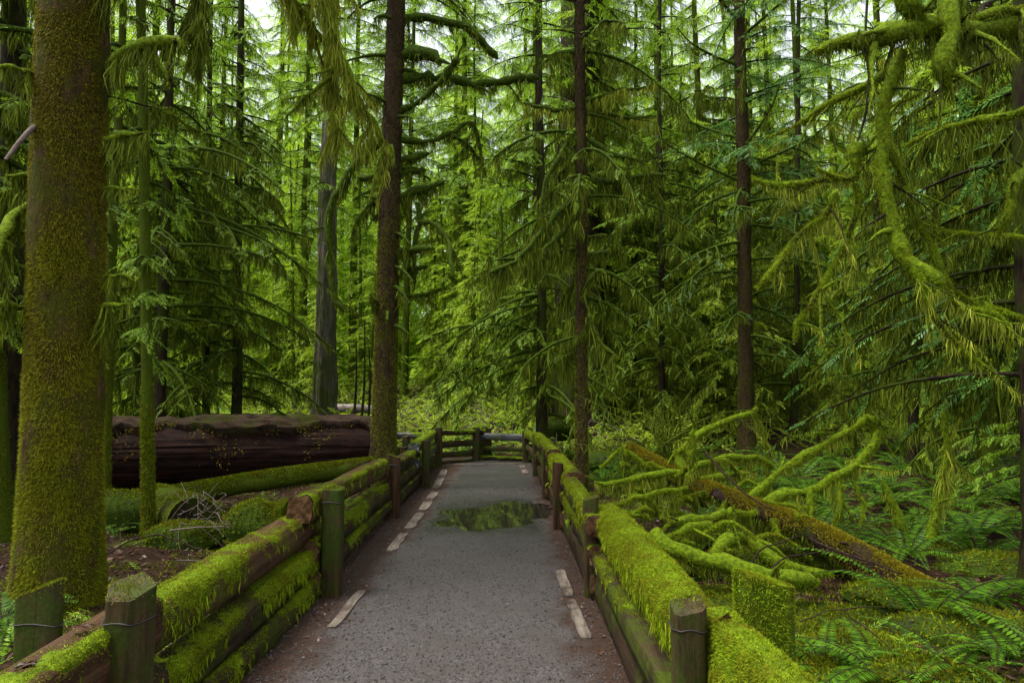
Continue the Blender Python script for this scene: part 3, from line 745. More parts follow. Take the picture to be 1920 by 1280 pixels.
def gen_branch(start, az, L, up, droop, n=9, tipup=0, wob=.06):
    u = np.linspace(0, 1, n); h = np.array([math.cos(az), math.sin(az), 0]); sdv = np.array([-h[1], h[0], 0])
    P = start + h * (L * u * (1 - .12 * u))[:, None] + np.array([0, 0, 1.]) * (L * (up * u - droop * u ** 2 + tipup * u ** 4))[:, None]
    return P + sdv * (np.cumsum(rs.normal(0, wob, n)) * L * .12 * u)[:, None] + np.array([0, 0, 1.]) * (np.cumsum(rs.normal(0, wob, n)) * L * .06 * u)[:, None]

def deco(mw, ml, mm, P, r0, spr=0, ssize=.6, hair=60, hL=.35, hW=.02, wood=True, mossr=0, tpl=SPF, leafmat=0, second=0, lo=.1, seg=5):
    """wood, needles and hanging moss of one limb of a crown"""
    n = len(P); R = np.linspace(r0, r0 * .25, n); Lt = plen(P)
    tube(mw, P, R, seg, .1, 8, 0, 0, False)
    if second:
        for _ in range(int(second)):
            t = rs.uniform(.2, .9); i = int(t * (n - 1)); T = nrm(P[min(i + 1, n - 1)] - P[max(i - 1, 0)]); s = nrm(np.cross(T, [0, 0, 1.])) * rs.choice([-1, 1])
            l2 = Lt * rs.uniform(.15, .4) * (1.1 - t * .6); u = np.linspace(0, 1, 5)[:, None]
            P2 = P[i] + (T * .6 + s * .8) * l2 * u + np.array([0, 0, -1]) * l2 * (.12 + .45 * rs.random()) * u ** 1.8
            deco(mw, ml, mm, P2, r0 * .45, spr, ssize * .8, hair, hL * .8, hW, True, mossr * .7, tpl, leafmat, 0, 0, 4)
    if spr:
        N = max(3, int(spr * Lt)); O, T, r, t = along(P, R, N, 1, lo, 1)
        s = nrm(np.cross(T, np.tile([0, 0, 1.], (N, 1)))) * rs.choice([-1, 1], N)[:, None]
        X = T * rs.uniform(.3, 1.0, (N, 1)) + s * rs.uniform(.5, 1.1, (N, 1)) + np.array([0, 0, -1]) * rs.uniform(0, .7, (N, 1))
        sprays(ml, O, X, ssize * rs.uniform(.6, 1.15, N) * (1.15 - .55 * t), leafmat, tpl)
        sprays(ml, P[-1:] , (P[-1:] - P[-3:-2]), ssize * .8, leafmat, tpl)
    if mossr:
        Rm = np.linspace(mossr, mossr * .4, n) * (.7 + .6 * vnoise(P * 8, 4)); tube(mm, P + [0, 0, mossr * .15], Rm, 6, .3, 12, 0, 7)
    if hair:
        N = int(hair * Lt); O, T, r, t = along(P, R, N, 1, .03, 1)
        kk = vnoise(O * 6, 17) + .4 * rs.random(N) > .52; O, r = O[kk], r[kk]; N = len(O)
        strands(mm, O - [0, 0, .3] * r[:, None], clump_L(N, hL * 1.2, O, 3.5, 8), hW * rs.uniform(.5, 1.3, N), 1 if mossr else 0)

def build_tree(name, label, cat, base, P, r0, r1, bark, spec, group=None, flare=1.5, flh=.5, lobes=0, seg=14, leaf='needle', hairmat='lichen', seed=0, sleeve='moss_dark', fuzzn=0, fuzzmat='moss_mid', fuzzz=(0, 8), rough=.1, fthr=.45, flakes=0):
    root = thing(name, label, cat, base, group)
    mb, R = trunk_mesh(P, r0, r1, flare, flh, seg, rough, lobes, seed)
    if flakes:
        O, T, r, t = along(P[P[:, 2] < 12], R[P[:, 2] < 12], flakes); Nr = around(T); S_ = nrm(np.cross(T, Nr)); dn = nrm(-T + Nr * rs.uniform(.05, .35, (flakes, 1)) + S_ * rs.normal(0, .15, (flakes, 1)))
        leafquads(mb, O + Nr * r[:, None] * 1.005, dn, S_, rs.uniform(.02, .07, flakes), rs.uniform(.006, .02, flakes), 1)
    tr = part('trunk', mb, [M[bark], M['flake']], root)
    if fuzzn:
        mf = MB(); trunkfuzz(mf, P, R, *fuzzz, fuzzn, thr=fthr); part('moss', mf, M[fuzzmat], tr)
    mw, ml, mm = MB(), MB(), MB(); has = False
    for s in spec:
        for k in range(s['n']):
            z = s['z'][0] + (s['z'][1] - s['z'][0]) * ((k + rs.random()) / s['n'])
            i = np.argmin(np.abs(P[:, 2] - P[0, 2] - z)); st = P[i].copy(); st[2] = P[0, 2] + z
            f = (z - s['z'][0]) / max(s['z'][1] - s['z'][0], .1)
            L = (s['L'][0] + (s['L'][1] - s['L'][0]) * f) * rs.uniform(.6, 1.15)
            az = rs.random() * 6.283 if 'az' not in s else math.radians(s['az'] + rs.normal(0, s.get('azs', 30)))
            B = gen_branch(st, az, L, s.get('up', .1) + rs.normal(0, .12), s.get('droop', .35) * rs.uniform(.5, 1.5), tipup=s.get('tip', 0))
            deco(mw, ml if ml is not None else mw, mm, B, s.get('r', .03) * (.6 + .4 * L / max(s['L'])), s.get('spr', 0), s.get('ss', .6), s.get('hair', 40), s.get('hL', .35), s.get('hW', .02), True, s.get('mr', 0), s.get('tpl', SPF), 0, s.get('sec', 0))
            has = True
    if has:
        cr = MB(); 
        for src, mat in ((mw, 0), (ml, 1)):
            for v, f in zip(src.v, src.f): cr.add(v, f - f.min(), mat)
        c = part('crown', cr, [M['bark_dark'], M[leaf]], root)
        if mm.n:
            h = MB()
            for v, f, m in zip(mm.v, mm.f, mm.m): h.add(v, f - f.min(), int(m[0]))
            part('hanging_moss', h, [M[sleeve], M[hairmat]] if any(s.get('mr') for s in spec) else [M[hairmat]], c)
    return root, tr, R

# --- big mossy trunk at the left
b1 = np.array([-3.53, 5.45, -.1]); P1 = zpath(b1, 142, 5.45, 24, 90, seed=1, wob=.01)
t1 = thing('conifer_tree', 'thick trunk furred with olive moss behind the left fence, nearest tree on the left', 'tree', b1)
mb, R1 = trunk_mesh(P1, .278, .16, 1.24, .35, 40, .10, 0, 1, 7); tr1 = part('trunk', mb, M['bark_brown'], t1)
mf = MB()
trunkfuzz(mf, P1, R1, 0, 3.0, 120000, (.015, .04), .0055, .9, .34, 6, 5, 0)
trunkfuzz(mf, P1, R1, -.1, 1.1, 30000, (.02, .045), .007, .5, .42, 5, 15, 2)
trunkfuzz(mf, P1, R1, 0, 14, 420000, (.012, .032), .005, 1.4, .02, 7, 8, 1)
trunkfuzz(mf, P1, R1, 0, 12, 120000, (.015, .04), .0055, 1.6, .42, 6, 28, 0)
part('moss', mf, [M['moss_trunk'], M['moss_olive'], M['moss_mid']], tr1)
D1 = 5.45
for k, (pts, r0, r1, per, L, kw) in enumerate([
    ([(205, 122, 5.4), (232, 98, 5.3), (290, 84, 5.2), (338, 78, 5.2), (346, 100, 5.2)], .045, .07, 700, .34, {}),
    ([(196, 262, 5.4), (235, 252, 5.35), (278, 248, 5.3)], .03, .035, 650, .42, {}),
    ([(195, 355, 5.4), (225, 352, 5.3), (252, 365, 5.3)], .02, .02, 350, .2, {}),
    ([(192, 520, 5.4), (230, 518, 5.3), (252, 524, 5.3)], .015, .02, 400, .2, {}),
    ([(192, 575, 5.4), (215, 568, 5.3), (240, 566, 5.3)], .02, .025, 700, .45, {}),
    ([(60, 335, 5.4), (35, 332, 5.3), (10, 330, 5.25)], .03, .035, 600, .35, {}),
    ([(58, 380, 5.5), (30, 400, 5.4), (10, 440, 5.2), (0, 470, 5.1)], .04, .05, 700, .5, {}),
    ([(52, 578, 5.4), (20, 572, 5.2), (-20, 568, 5.1)], .03, .04, 700, .35, {}),
    ([(75, 150, 5.4), (40, 130, 5.1), (0, 125, 4.9)], .02, .03, 400, .4, {}),
    ([(138, -90, 5.4), (260, -120, 5.3), (360, -60, 5.5), (378, 0, 5.6), (385, 60, 5.6)], .05, .035, 1100, .75, {}),
    ([(138, -160, 5.4), (300, -260, 5.7), (480, -140, 6.3), (540, -10, 6.6), (575, 40, 6.7), (612, 82, 6.8)], .06, .04, 700, .5, {'hair': 'lichen_pale'}),
    ([(138, -200, 5.4), (400, -330, 5.9), (560, -190, 6.4), (610, 0, 6.6), (640, 110, 6.7), (668, 175, 6.8), (702, 232, 6.9), (722, 262, 6.9), (738, 300, 6.9)], .06, .025, 900, .45, {'hair': 'lichen_pale'}),
    ([(138, -220, 5.4), (420, -360, 6.2), (590, -240, 6.7), (628, -60, 6.8), (622, 60, 6.9), (626, 180, 6.9), (630, 300, 6.9)], .05, .02, 800, .5, {'hair': 'lichen_pale'}),
    ([(640, 110, 6.7), (610, 150, 6.75), (570, 185, 6.8), (535, 225, 6.8)], .02, .02, 300, .25, {}),
    ([(200, 180, 5.4), (260, 195, 5.8), (310, 210, 6.0), (345, 235, 6.2), (380, 250, 6.3)], .012, .015, 420, .32, {'lo': .35}),
    ]):
    moss_branch(t1, PX(pts, D1), r0, r1, per_m=per, L=L, seed=k, Wd=.011, **kw)
mb = MB(); tube(mb, spline(PX([(82, 234, 5.3), (62, 240, 5.2), (40, 262, 5.1), (22, 285, 5.05), (10, 300, 5.0)], 5), 14), np.linspace(.024, .012, 14), 8, .1)
part('branch_stub', mb, M['twig_pale'], t1, label='bare pale broken branch stub')
# its crown, above the picture
mw, ml, mm = MB(), MB(), MB()
for k in range(34):
    z = rs.uniform(8.5, 23); i = np.argmin(np.abs(P1[:, 2] - z))
    deco(mw, ml, mm, gen_branch(P1[i], rs.random() * 6.28, rs.uniform(1.8, 3.6), .1, .3), .035, 9, .6, 30, .4, .02)
for v, f in zip(ml.v, ml.f): mw.add(v, f - f.min(), 1)
part('crown', mw, [M['bark_dark'], M['needle']], t1)

# --- trunk right of the fallen log
D2 = 11.5; b2 = W(716, 905, D2); b2[2] = -.1
P2 = zpath(b2, 742, D2, 22, 70, seed=2, wob=.02)
dead = dict(n=10, z=(9, 12), L=(2.2, 2.4), up=.1, droop=.4, spr=0, hair=90, hL=.4, hW=.02, r=.025, mr=.035)
live = dict(n=44, z=(8.5, 21.5), L=(3.0, .8), up=.05, droop=.3, spr=13, ss=.4, hair=20, hW=.015, r=.03, sec=1)
t2, tr2, R2 = build_tree('conifer_tree', 'straight brown trunk with green mossy foot and short mossy limbs, right of the great log', 'tree', b2, P2, .205, .06, 'bark_brown', [dict(n=16, z=(2.6, 9), L=(.8, 1.1), up=.1, droop=.35, spr=0, hair=150, hL=.3, hW=.014, r=.022, mr=.04), dead, live], flare=1.5, flh=.35, seg=24, fuzzn=110000, fuzzz=(-.1, 5.5), fthr=.40, fuzzmat='moss_trunk', seed=2, flakes=60000)
T2B = [
    ([(738, 150), (790, 148), (840, 149), (885, 158), (930, 155), (975, 146), (1012, 146)], .05, .04, 260, .22, {}),
    ([(735, 38), (790, 36), (850, 44), (890, 62), (910, 85), (935, 110)], .04, .035, 160, .25, {}),
    ([(742, 212), (785, 192), (820, 158), (848, 125), (858, 108)], .035, .035, 120, .2, {}),
    ([(745, 262), (800, 266), (845, 250), (880, 230), (892, 250), (905, 300)], .035, .02, 160, .25, {}),
    ([(848, 255), (880, 275), (900, 300), (912, 330)], .02, .012, 160, .2, {}),
    ([(742, 301), (775, 298), (806, 289)], .035, .04, 330, .22, {}),
    ([(742, 327), (770, 322), (800, 316)], .035, .045, 330, .22, {}),
    ([(742, 370), (770, 364), (805, 352), (835, 338)], .035, .045, 330, .35, {}),
    ([(742, 408), (756, 408)], .03, .025, 100, .1, {}),
    ([(742, 471), (775, 470), (811, 466)], .03, .035, 330, .25, {}),
    ([(742, 508), (770, 504), (800, 499)], .03, .03, 330, .25, {}),
    ([(782, 380), (786, 412), (780, 450), (777, 500), (775, 545)], .02, .03, 200, .2, {}),
    ([(785, 416), (815, 420), (836, 446), (846, 480), (850, 510)], .03, .02, 280, .22, {}),
    ([(742, 556), (790, 552), (832, 540)], .022, .015, 260, .3, {}),
    ([(712, 262), (690, 282), (660, 318), (640, 350), (622, 385), (617, 430), (620, 500), (628, 550), (645, 585)], .05, .03, 300, .3, {}),
    ([(708, 330), (690, 335), (668, 332)], .03, .03, 260, .25, {}),
    ([(708, 372), (690, 388), (672, 410), (660, 450)], .035, .02, 300, .35, {}),
    ([(706, 408), (698, 409)], .03, .03, 100, .1, {}),
    ([(708, 570), (700, 565), (694, 550)], .03, .03, 300, .2, {}),
    ([(748, 110), (775, 100), (810, 105), (828, 122)], .06, .06, 300, .15, {}),
    ([(712, 180), (690, 200), (660, 212)], .03, .03, 250, .25, {}),
]
for k, (pts, r0, r1, per, L, kw) in enumerate(T2B):
    a = rs.normal(0, .5); m = len(pts); q = [(p[0], p[1], D2 + a * (i / max(m - 1, 1))) for i, p in enumerate(pts)]
    moss_branch(t2, PX(q, D2), r0 * 1.4, r1 * 1.35, 'moss_dark', 'lichen', per * 1.4, L * 1.1, .016, 520, seed=k, sl=1.15, sub=2.5)

# --- slim trunk behind the right fence, with long drooping limbs
D3 = 10.5; b3 = W(1090, 935, D3); b3[2] = -.1
P3 = zpath(b3, 1089, D3, 19, 60, seed=3, wob=.02)
t3, tr3, R3 = build_tree('conifer_tree', 'slim straight trunk just behind the right fence with long moss-hung limbs', 'tree', b3, P3, .095, .05, 'bark_brown', [dict(n=20, z=(2.2, 7.5), L=(1.5, 1.8), up=.0, droop=.45, spr=.8, ss=.3, hair=200, hL=.45, hW=.013, r=.02, mr=.03, sec=2), dict(n=36, z=(7.0, 18.5), L=(2.2, .7), up=.05, droop=.3, spr=13, ss=.38, hair=24, hW=.015, r=.02, sec=1)], flare=1.6, flh=.3, seg=16, fuzzn=34000, fuzzz=(-.1, 5), fthr=.44, fuzzmat='moss_trunk', seed=3, flakes=26000, rough=.12)
T3B = [
    ([(1085, 240), (1060, 275), (1040, 310), (1022, 345), (1015, 400)], .03, .018, 200, .3, {}),
    ([(1084, 285), (1050, 330), (1025, 380), (1005, 430), (998, 460)], .03, .02, 240, .35, {}),
    ([(1084, 370), (1058, 388), (1035, 412), (1008, 446), (975, 480), (948, 500), (915, 510)], .04, .02, 420, .5, {}),
    ([(1084, 418), (1060, 430), (1035, 450), (1012, 470)], .04, .02, 420, .5, {}),
    ([(1084, 470), (1062, 468), (1035, 480), (985, 500), (945, 512), (912, 508)], .035, .022, 520, .55, {}),
    ([(1084, 520), (1068, 545), (1050, 570), (1030, 600)], .03, .02, 420, .5, {}),
    ([(1098, 248), (1120, 242), (1148, 235)], .03, .02, 200, .2, {}),
    ([(1098, 258), (1125, 275), (1150, 290), (1180, 298), (1205, 302)], .03, .02, 260, .28, {}),
    ([(1098, 295), (1118, 298), (1138, 294)], .02, .02, 200, .2, {}),
    ([(1098, 340), (1140, 340), (1180, 334), (1220, 328), (1250, 330)], .038, .025, 420, .45, {}),
    ([(1098, 445), (1120, 442), (1140, 440)], .025, .025, 300, .22, {}),
    ([(1098, 478), (1118, 476), (1138, 474)], .025, .025, 300, .25, {}),
    ([(1088, 560), (1105, 530), (1125, 508), (1136, 512)], .03, .022, 250, .2, {}),
    ([(1085, 200), (1050, 210), (1010, 200), (975, 195)], .03, .02, 420, .4, {'hair': 'lichen_pale'}),
    ([(1098, 190), (1130, 180), (1180, 170), (1235, 160)], .025, .015, 320, .35, {'hair': 'lichen_pale'}),
    ([(1098, 210), (1140, 215), (1190, 222), (1232, 218)], .025, .015, 320, .35, {'hair': 'lichen_pale'}),
    ([(1086, 100), (1060, 98), (1030, 110), (1005, 130)], .025, .015, 320, .4, {}),
    ([(1096, 60), (1130, 70), (1175, 80)], .025, .015, 260, .3, {}),
    ([(1085, 590), (1070, 620), (1062, 665), (1050, 700)], .025, .02, 420, .5, {}),
    ([(1097, 580), (1115, 620), (1135, 650), (1158, 668)], .025, .02, 520, .6, {}),
]
for k, (pts, r0, r1, per, L, kw) in enumerate(T3B):
    a = rs.normal(0, .7); m = len(pts); q = [(p[0], p[1], D3 + a * (i / max(m - 1, 1))) for i, p in enumerate(pts)]
    moss_branch(t3, PX(q, D3), r0 * 1.25, r1 * 1.25, 'moss_dark', kw.get('hair', 'lichen'), per * 1.25, L * 1.15, .014, 380, seed=k + 30, sl=1.1, sub=3.5)

def mtree(name, label, px, pb, D, ptop, r, H, spec, bark='bark_dark', zb=None, **kw):
    b = W(px, pb, D); b[2] = float(gz(b[0:1], b[1:2])[0]) - .1 if zb is None else zb
    P = zpath(b, ptop, D, H, kw.pop('n', 50), seed=int(px), wob=kw.pop('wob', .03))
    return build_tree(name, label, kw.pop('cat', 'tree'), b, P, r, kw.pop('r1', r * .35), bark, spec, seed=int(px) % 97, **kw)

low = lambda n, z, L, hair=110, hL=.5, **k: dict(dict(n=int(n * 1.3), z=z, L=L, up=.02, droop=.38, spr=1.3, ss=.36, hair=hair * .75, hL=hL * .95, hW=.016, r=.026, mr=.044, sec=3), **k)
top = lambda n, z, L, **k: dict(dict(n=n, z=z, L=L, up=.05, droop=.32, spr=15, ss=.40, hair=26, hL=.3, hW=.018, r=.03, sec=2), **k)
mtree('conifer_tree', 'dark trunk standing behind the far right corner of the fence', 1016, 835, 17, 1010, .14, 20,
      [low(22, (1.2, 8), (2.6, 2.2), 150, .55), low(9, (2.3, 4.4), (3.0, 2.8), 220, .4, az=195, azs=25, droop=.30, spr=9, ss=.4), top(40, (6.5, 19.5), (2.6, .7))], fuzzn=4000, fuzzz=(0, 2.5))
mtree('conifer_tree', 'brown trunk right of centre rising behind the fallen mossy tree, limbs curving upward', 1401, 855, 17.3, 1386, .20, 24,
      [low(16, (2.5, 8), (2.4, 3.0), 120, .5), low(14, (6, 14), (2.6, 3.0), 90, .45, up=.25, droop=.05, tip=.2, r=.035), top(50, (7, 23.5), (3.2, .8))], bark='bark_brown', flakes=40000, seg=20, fuzzn=16000, fuzzz=(0, 5), leaf='needle_blue')
mtree('conifer_tree', 'thin dark trunk between the slim fence-side trunk and the brown trunk, drooping limbs', 1240, 760, 21, 1236, .11, 20,
      [low(34, (1.5, 9), (2.6, 2.0), 150, .6), top(44, (7, 19.5), (2.5, .6))])
mtree('conifer_tree', 'slender leaning mossy trunk in front of the great log', 280, 1003, 7.7, 262, .062, 13,
      [low(10, (2.4, 6.5), (.5, .5), 240, .18, r=.012, mr=.022, hW=.012), top(18, (6.6, 12.8), (1.8, .5), sec=0)], bark='bark_mossy', r1=.045, fuzzn=16000, fuzzz=(-.1, 1.7), flh=.2, wob=.06, seg=12, fthr=.38)
mtree('conifer_tree', 'thin mossy trunk close behind the thick left trunk', 200, 905, 9.0, 222, .075, 12,
      [low(12, (2, 8), (.8, .9), 260, .3, r=.014, mr=.028, hW=.016), top(14, (7, 11.8), (1.6, .5), sec=0)], bark='bark_mossy', fuzzn=9000, fuzzz=(-.1, 3), flh=.2, wob=.08, seg=12, fthr=.4)
mtree('conifer_tree', 'dark trunk rising from behind the left part of the great log', 298, 800, 14.5, 322, .125, 18,
      [low(26, (1.6, 8.5), (2.4, 2.2), 130, .45), low(8, (3, 7), (3.6, 3.4), 160, .45, az=0, azs=20, r=.028), top(38, (6.5, 17.5), (2.5, .7))])
mtree('conifer_tree', 'dark trunk behind the log between the leaning trunk and the grey fluted trunk', 387, 795, 19, 395, .11, 19, [low(26, (1.5, 9), (2.6, 2.2), 120, .5), top(40, (7, 18.5), (2.5, .7))])
mtree('conifer_tree', 'straight dark trunk behind the log, nearer the grey fluted trunk', 444, 795, 18.5, 452, .14, 20, [low(30, (1.4, 9.5), (3.0, 2.4), 150, .6), top(40, (7.5, 19.5), (2.6, .7))])
mtree('cedar_tree', 'pale grey fluted cedar trunk behind the right part of the great log', 606, 790, 22, 622, .34, 28, [top(34, (8, 27), (3.6, 1.0), hair=60)], bark='bark_grey', lobes=7, flare=1.35, flh=1.2, seg=40, r1=.12)
mtree('cedar_tree', 'huge dark old trunk with buttressed foot behind the fence corner', 1085, 765, 24, 1082, .95, 30, [top(40, (7, 29), (4.2, 1.2), hair=90, ss=.7, hL=.6)], lobes=6, flare=1.45, flh=1.3, seg=40, r1=.2)
mtree('conifer_tree', 'black trunk at the left edge behind the thick mossy trunk', 22, 800, 9.5, 30, .20, 18, [low(22, (2.4, 9), (2.0, 1.8), 220, .6, r=.03, mr=.05), top(22, (8, 17.5), (2.8, .7))], seg=18)
mtree('conifer_tree', 'mossy trunk with flared foot cut by the left edge', -8, 975, 7.6, -40, .16, 14, [low(10, (2.2, 6), (1.2, 1.2), 300, .5, mr=.05), top(14, (7, 13.5), (1.8, .5))], bark='bark_mossy', fuzzn=9000, fuzzz=(-.1, 3))
mtree('conifer_tree', 'dark crooked trunk among ferns at the right', 1712, 850, 15, 1752, .11, 15, [low(26, (2, 8), (2.2, 1.8), 220, .6), top(18, (7, 14.5), (2.2, .6))], wob=.22, leaf='needle_blue')
mtree('conifer_tree', 'dark trunk right of the brown trunk in the shade', 1486, 770, 22, 1500, .12, 20, [low(26, (1.5, 9), (2.6, 2.4), 150, .6), top(42, (6, 19.5), (2.7, .7))], leaf='needle_blue')
mtree('conifer_tree', 'dark trunk far left of the brown trunk, half hidden by hanging moss', 1190, 745, 26, 1192, .13, 22, [low(30, (2, 11), (3, 2.6), 130, .7), top(44, (7, 21.5), (2.8, .7))])

# --- tree at the right edge whose mossy limbs hang into the view
b4 = np.array([4.25, 5.5, -.1]); P4 = trunk_path(b4, b4 + [0.5, .2, 15], 50, .02, 4)
t4 = thing('conifer_tree', 'tree at the right edge with thick bright moss-laden limbs hanging into view', 'tree', b4)
mb, R4 = trunk_mesh(P4, .17, .07, 1.5, .4, 20, .1, 0, 4); tr4 = part('trunk', mb, M['bark_dark'], t4)
D4 = 4.9
H4 = [
    ([(1945, 62, 5.3), (1880, 52, 5.1), (1800, 60, 4.9), (1740, 55, 4.8), (1690, 58, 4.7), (1620, 74, 4.65), (1565, 84, 4.6), (1533, 100, 4.6)], .075, .055, 950, .30, {}),
    ([(1800, 40, 4.9), (1790, 10, 4.85), (1778, -40, 4.8)], .06, .07, 700, .2, {}),
    ([(1775, 12, 4.75), (1776, 70, 4.7), (1774, 130, 4.68), (1778, 175, 4.68)], .075, .05, 1300, .20, {}),
    ([(1738, 50, 4.8), (1715, 30, 4.75), (1700, 0, 4.7), (1690, -40, 4.7)], .07, .06, 700, .2, {}),
    ([(1930, 20, 5.2), (1870, 22, 5.0), (1800, 45, 4.85)], .04, .04, 500, .25, {}),
    ([(1690, 110, 4.9), (1655, 140, 4.95), (1610, 165, 5.0), (1560, 190, 5.1), (1520, 218, 5.15), (1480, 240, 5.2)], .045, .022, 380, .22, {}),
    ([(1480, 240, 5.2), (1455, 255, 5.2), (1432, 262, 5.25)], .014, .01, 60, .1, {}),
    ([(1625, -60, 4.9), (1626, 60, 4.9), (1627, 150, 4.9), (1622, 200, 4.9), (1612, 250, 4.9), (1606, 290, 4.9)], .018, .014, 25, .1, {'lo': .93, 'wood': 1}),
    ([(1606, 278, 4.9), (1606, 310, 4.9), (1604, 340, 4.9)], .055, .035, 700, .15, {}),
    ([(1602, 330, 4.9), (1585, 338, 4.85), (1550, 332, 4.8), (1520, 342, 4.8), (1470, 346, 4.8), (1425, 338, 4.85), (1405, 330, 4.9)], .035, .022, 850, .24, {'hair': 'lichen_pale'}),
    ([(1570, 335, 4.8), (1550, 322, 4.7), (1532, 314, 4.65)], .02, .012, 200, .08, {'hair': 'lichen_pale'}),
    ([(1604, 345, 4.9), (1608, 380, 4.9), (1600, 415, 4.9), (1590, 450, 4.85), (1570, 485, 4.85), (1545, 525, 4.8), (1528, 560, 4.8), (1500, 600, 4.8), (1488, 640, 4.8)], .03, .022, 480, .20, {'hair': 'lichen_pale'}),
    ([(1568, 370, 4.85), (1552, 395, 4.85), (1535, 412, 4.8), (1500, 440, 4.8), (1470, 475, 4.75), (1440, 515, 4.7), (1418, 540, 4.7)], .03, .022, 700, .26, {'hair': 'lichen_pale'}),
    ([(1690, 100, 4.85), (1670, 160, 4.8), (1655, 205, 4.75), (1664, 270, 4.75), (1650, 300, 4.75), (1662, 350, 4.7), (1672, 410, 4.7), (1685, 460, 4.65), (1703, 492, 4.6), (1740, 520, 4.55), (1778, 545, 4.5)], .045, .055, 520, .22, {}),
    ([(1668, 280, 4.75), (1690, 330, 4.8), (1702, 372, 4.8), (1722, 420, 4.85), (1745, 470, 4.85), (1768, 515, 4.85), (1795, 545, 4.9), (1860, 590, 4.95)], .032, .022, 380, .22, {}),
    ([(1715, 500, 4.55), (1732, 540, 4.5), (1748, 585, 4.5), (1778, 632, 4.45), (1815, 668, 4.45), (1865, 705, 4.4)], .03, .022, 480, .20, {'hair': 'lichen_pale'}),
    ([(1778, 545, 4.5), (1800, 575, 4.5), (1850, 585, 4.55), (1885, 610, 4.6), (1900, 650, 4.6)], .028, .018, 520, .24, {'hair': 'lichen_pale'}),
    ([(1935, 205, 5.3), (1880, 222, 5.4), (1830, 230, 5.6), (1780, 242, 5.8), (1730, 258, 6.0), (1690, 278, 6.2)], .05, .02, 480, .50, {}),
    ([(1935, 300, 5.2), (1900, 345, 5.0), (1890, 400, 4.9), (1880, 450, 4.9)], .045, .02, 600, .35, {}),
    ([(1940, 450, 5.3), (1880, 440, 5.6), (1820, 438, 6.0), (1760, 430, 6.3)], .018, .012, 260, .4, {}),
    ([(1745, 155, 5.0), (1720, 180, 5.1), (1690, 190, 5.2), (1660, 200, 5.2)], .016, .012, 30, .1, {}),
    ([(1800, 62, 4.9), (1840, 20, 5.2), (1890, -20, 5.5)], .035, .035, 10, .05, {'lo': .96}),
    ([(1925, 600, 5.3), (1870, 580, 5.5), (1820, 560, 5.8)], .02, .012, 300, .4, {}),
]
for k, (pts, r0, r1, per, L, kw) in enumerate(H4):
    moss_branch(t4, PX(pts, D4), r0, r1, 'moss_sleeve', kw.get('hair', 'lichen'), per * .6, L * .9, .007, 5200, seed=k + 60, lo=kw.get('lo', 0), sl=.95 if k in (0, 1, 2, 3, 8, 13) else .72, sub=5, fzmat='moss_bright')
mw, ml, mm = MB(), MB(), MB()
for k in range(22):
    z = rs.uniform(8, 14.5); i = np.argmin(np.abs(P4[:, 2] - z)); az = rs.random() * 6.28
    deco(mw, ml, mm, gen_branch(P4[i], az, rs.uniform(1.2, 2.6), .1, .3), .03, 9, .5, 60, .35, .015)
for k in range(26):   # shaded limbs behind the hanging ones
    z = rs.uniform(1.6, 4.6); i = np.argmin(np.abs(P4[:, 2] - z))
    deco(mw, ml, mm, gen_branch(P4[i], math.radians(rs.uniform(60, 130)), rs.uniform(1.2, 3.0), .1, .35), .022, 5, .4, 160, .4, .014)
for v, f in zip(ml.v, ml.f): mw.add(v, f - f.min(), 1)
cr = part('crown', mw, [M['bark_dark'], M['needle_blue']], t4); part('hanging_moss', mm, M['lichen_shaded'], cr)

# ------------------------------------------------------------------ logs, stumps, fallen tree
def log(name, label, A, B, r0, r1, mat, endmat, seg=32, rough=.14, freq=2.5, seed=0, n=60, fz=0, fzmat='moss_mid', fL=(.02, .05), fW=.014, thr=.45):
    A, B = np.array(A, float), np.array(B, float); P = spline([A, (A + B) / 2 + [0, 0, .03], B], n); R = np.linspace(r0, r1, n)
    root = thing(name, label, 'log', [*(A + B)[:2] / 2, 0])
    mb = MB(); d, V = tube(mb, P, R, seg, rough, freq, 0, seed, caps=False)
    for e in (0, n - 1):
        q = np.arange(seg); f = np.stack([np.full(seg, seg), q, (q + 1) % seg], -1)
        mb.add(np.vstack([V[e], V[e].mean(0)]), f if e else f[:, ::-1], 1)
    o = part('bark', mb, [M[mat], M[endmat]], root)
    if fz:
        mm = MB(); O, T, r, t = along(P, R, fz); Nr = around(T, .9); Q = O + Nr * r[:, None] * 1.01
        k = fbm(Q * 2.5, seed) + .25 * Nr[:, 2] > thr; fuzz(mm, Q[k], Nr[k], rs.uniform(*fL, k.sum()), fW, 0, .6, .3); part('moss', mm, M[fzmat], o)
    return root, o, P, R
bl = thing('fallen_log', 'great dark fallen log with ridged bark lying behind the left trees', 'log', (-6.5, 12, 0))
nb_, sb_ = 260, 96
Pb = spline([(-10.5, 10.6, .42), (-6.5, 12.05, .46), (-2.35, 13.5, .46)], nb_); thb = np.linspace(0, 2 * np.pi, sb_, endpoint=False)
Tb, Ab, Bb = frames(Pb); db = np.cos(thb)[None, :, None] * Ab[:, None] + np.sin(thb)[None, :, None] * Bb[:, None]
base = Pb[:, None] + db * .62
lx = np.linspace(0, 8.6, nb_)[:, None] + 0 * thb; q = np.stack([lx * .55, base[..., 1] * 3, base[..., 2] * 3], -1)
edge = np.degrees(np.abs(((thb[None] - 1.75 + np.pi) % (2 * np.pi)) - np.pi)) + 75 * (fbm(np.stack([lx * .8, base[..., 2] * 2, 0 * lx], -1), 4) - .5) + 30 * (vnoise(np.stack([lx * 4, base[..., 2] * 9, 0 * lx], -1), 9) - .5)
strip = edge < 62
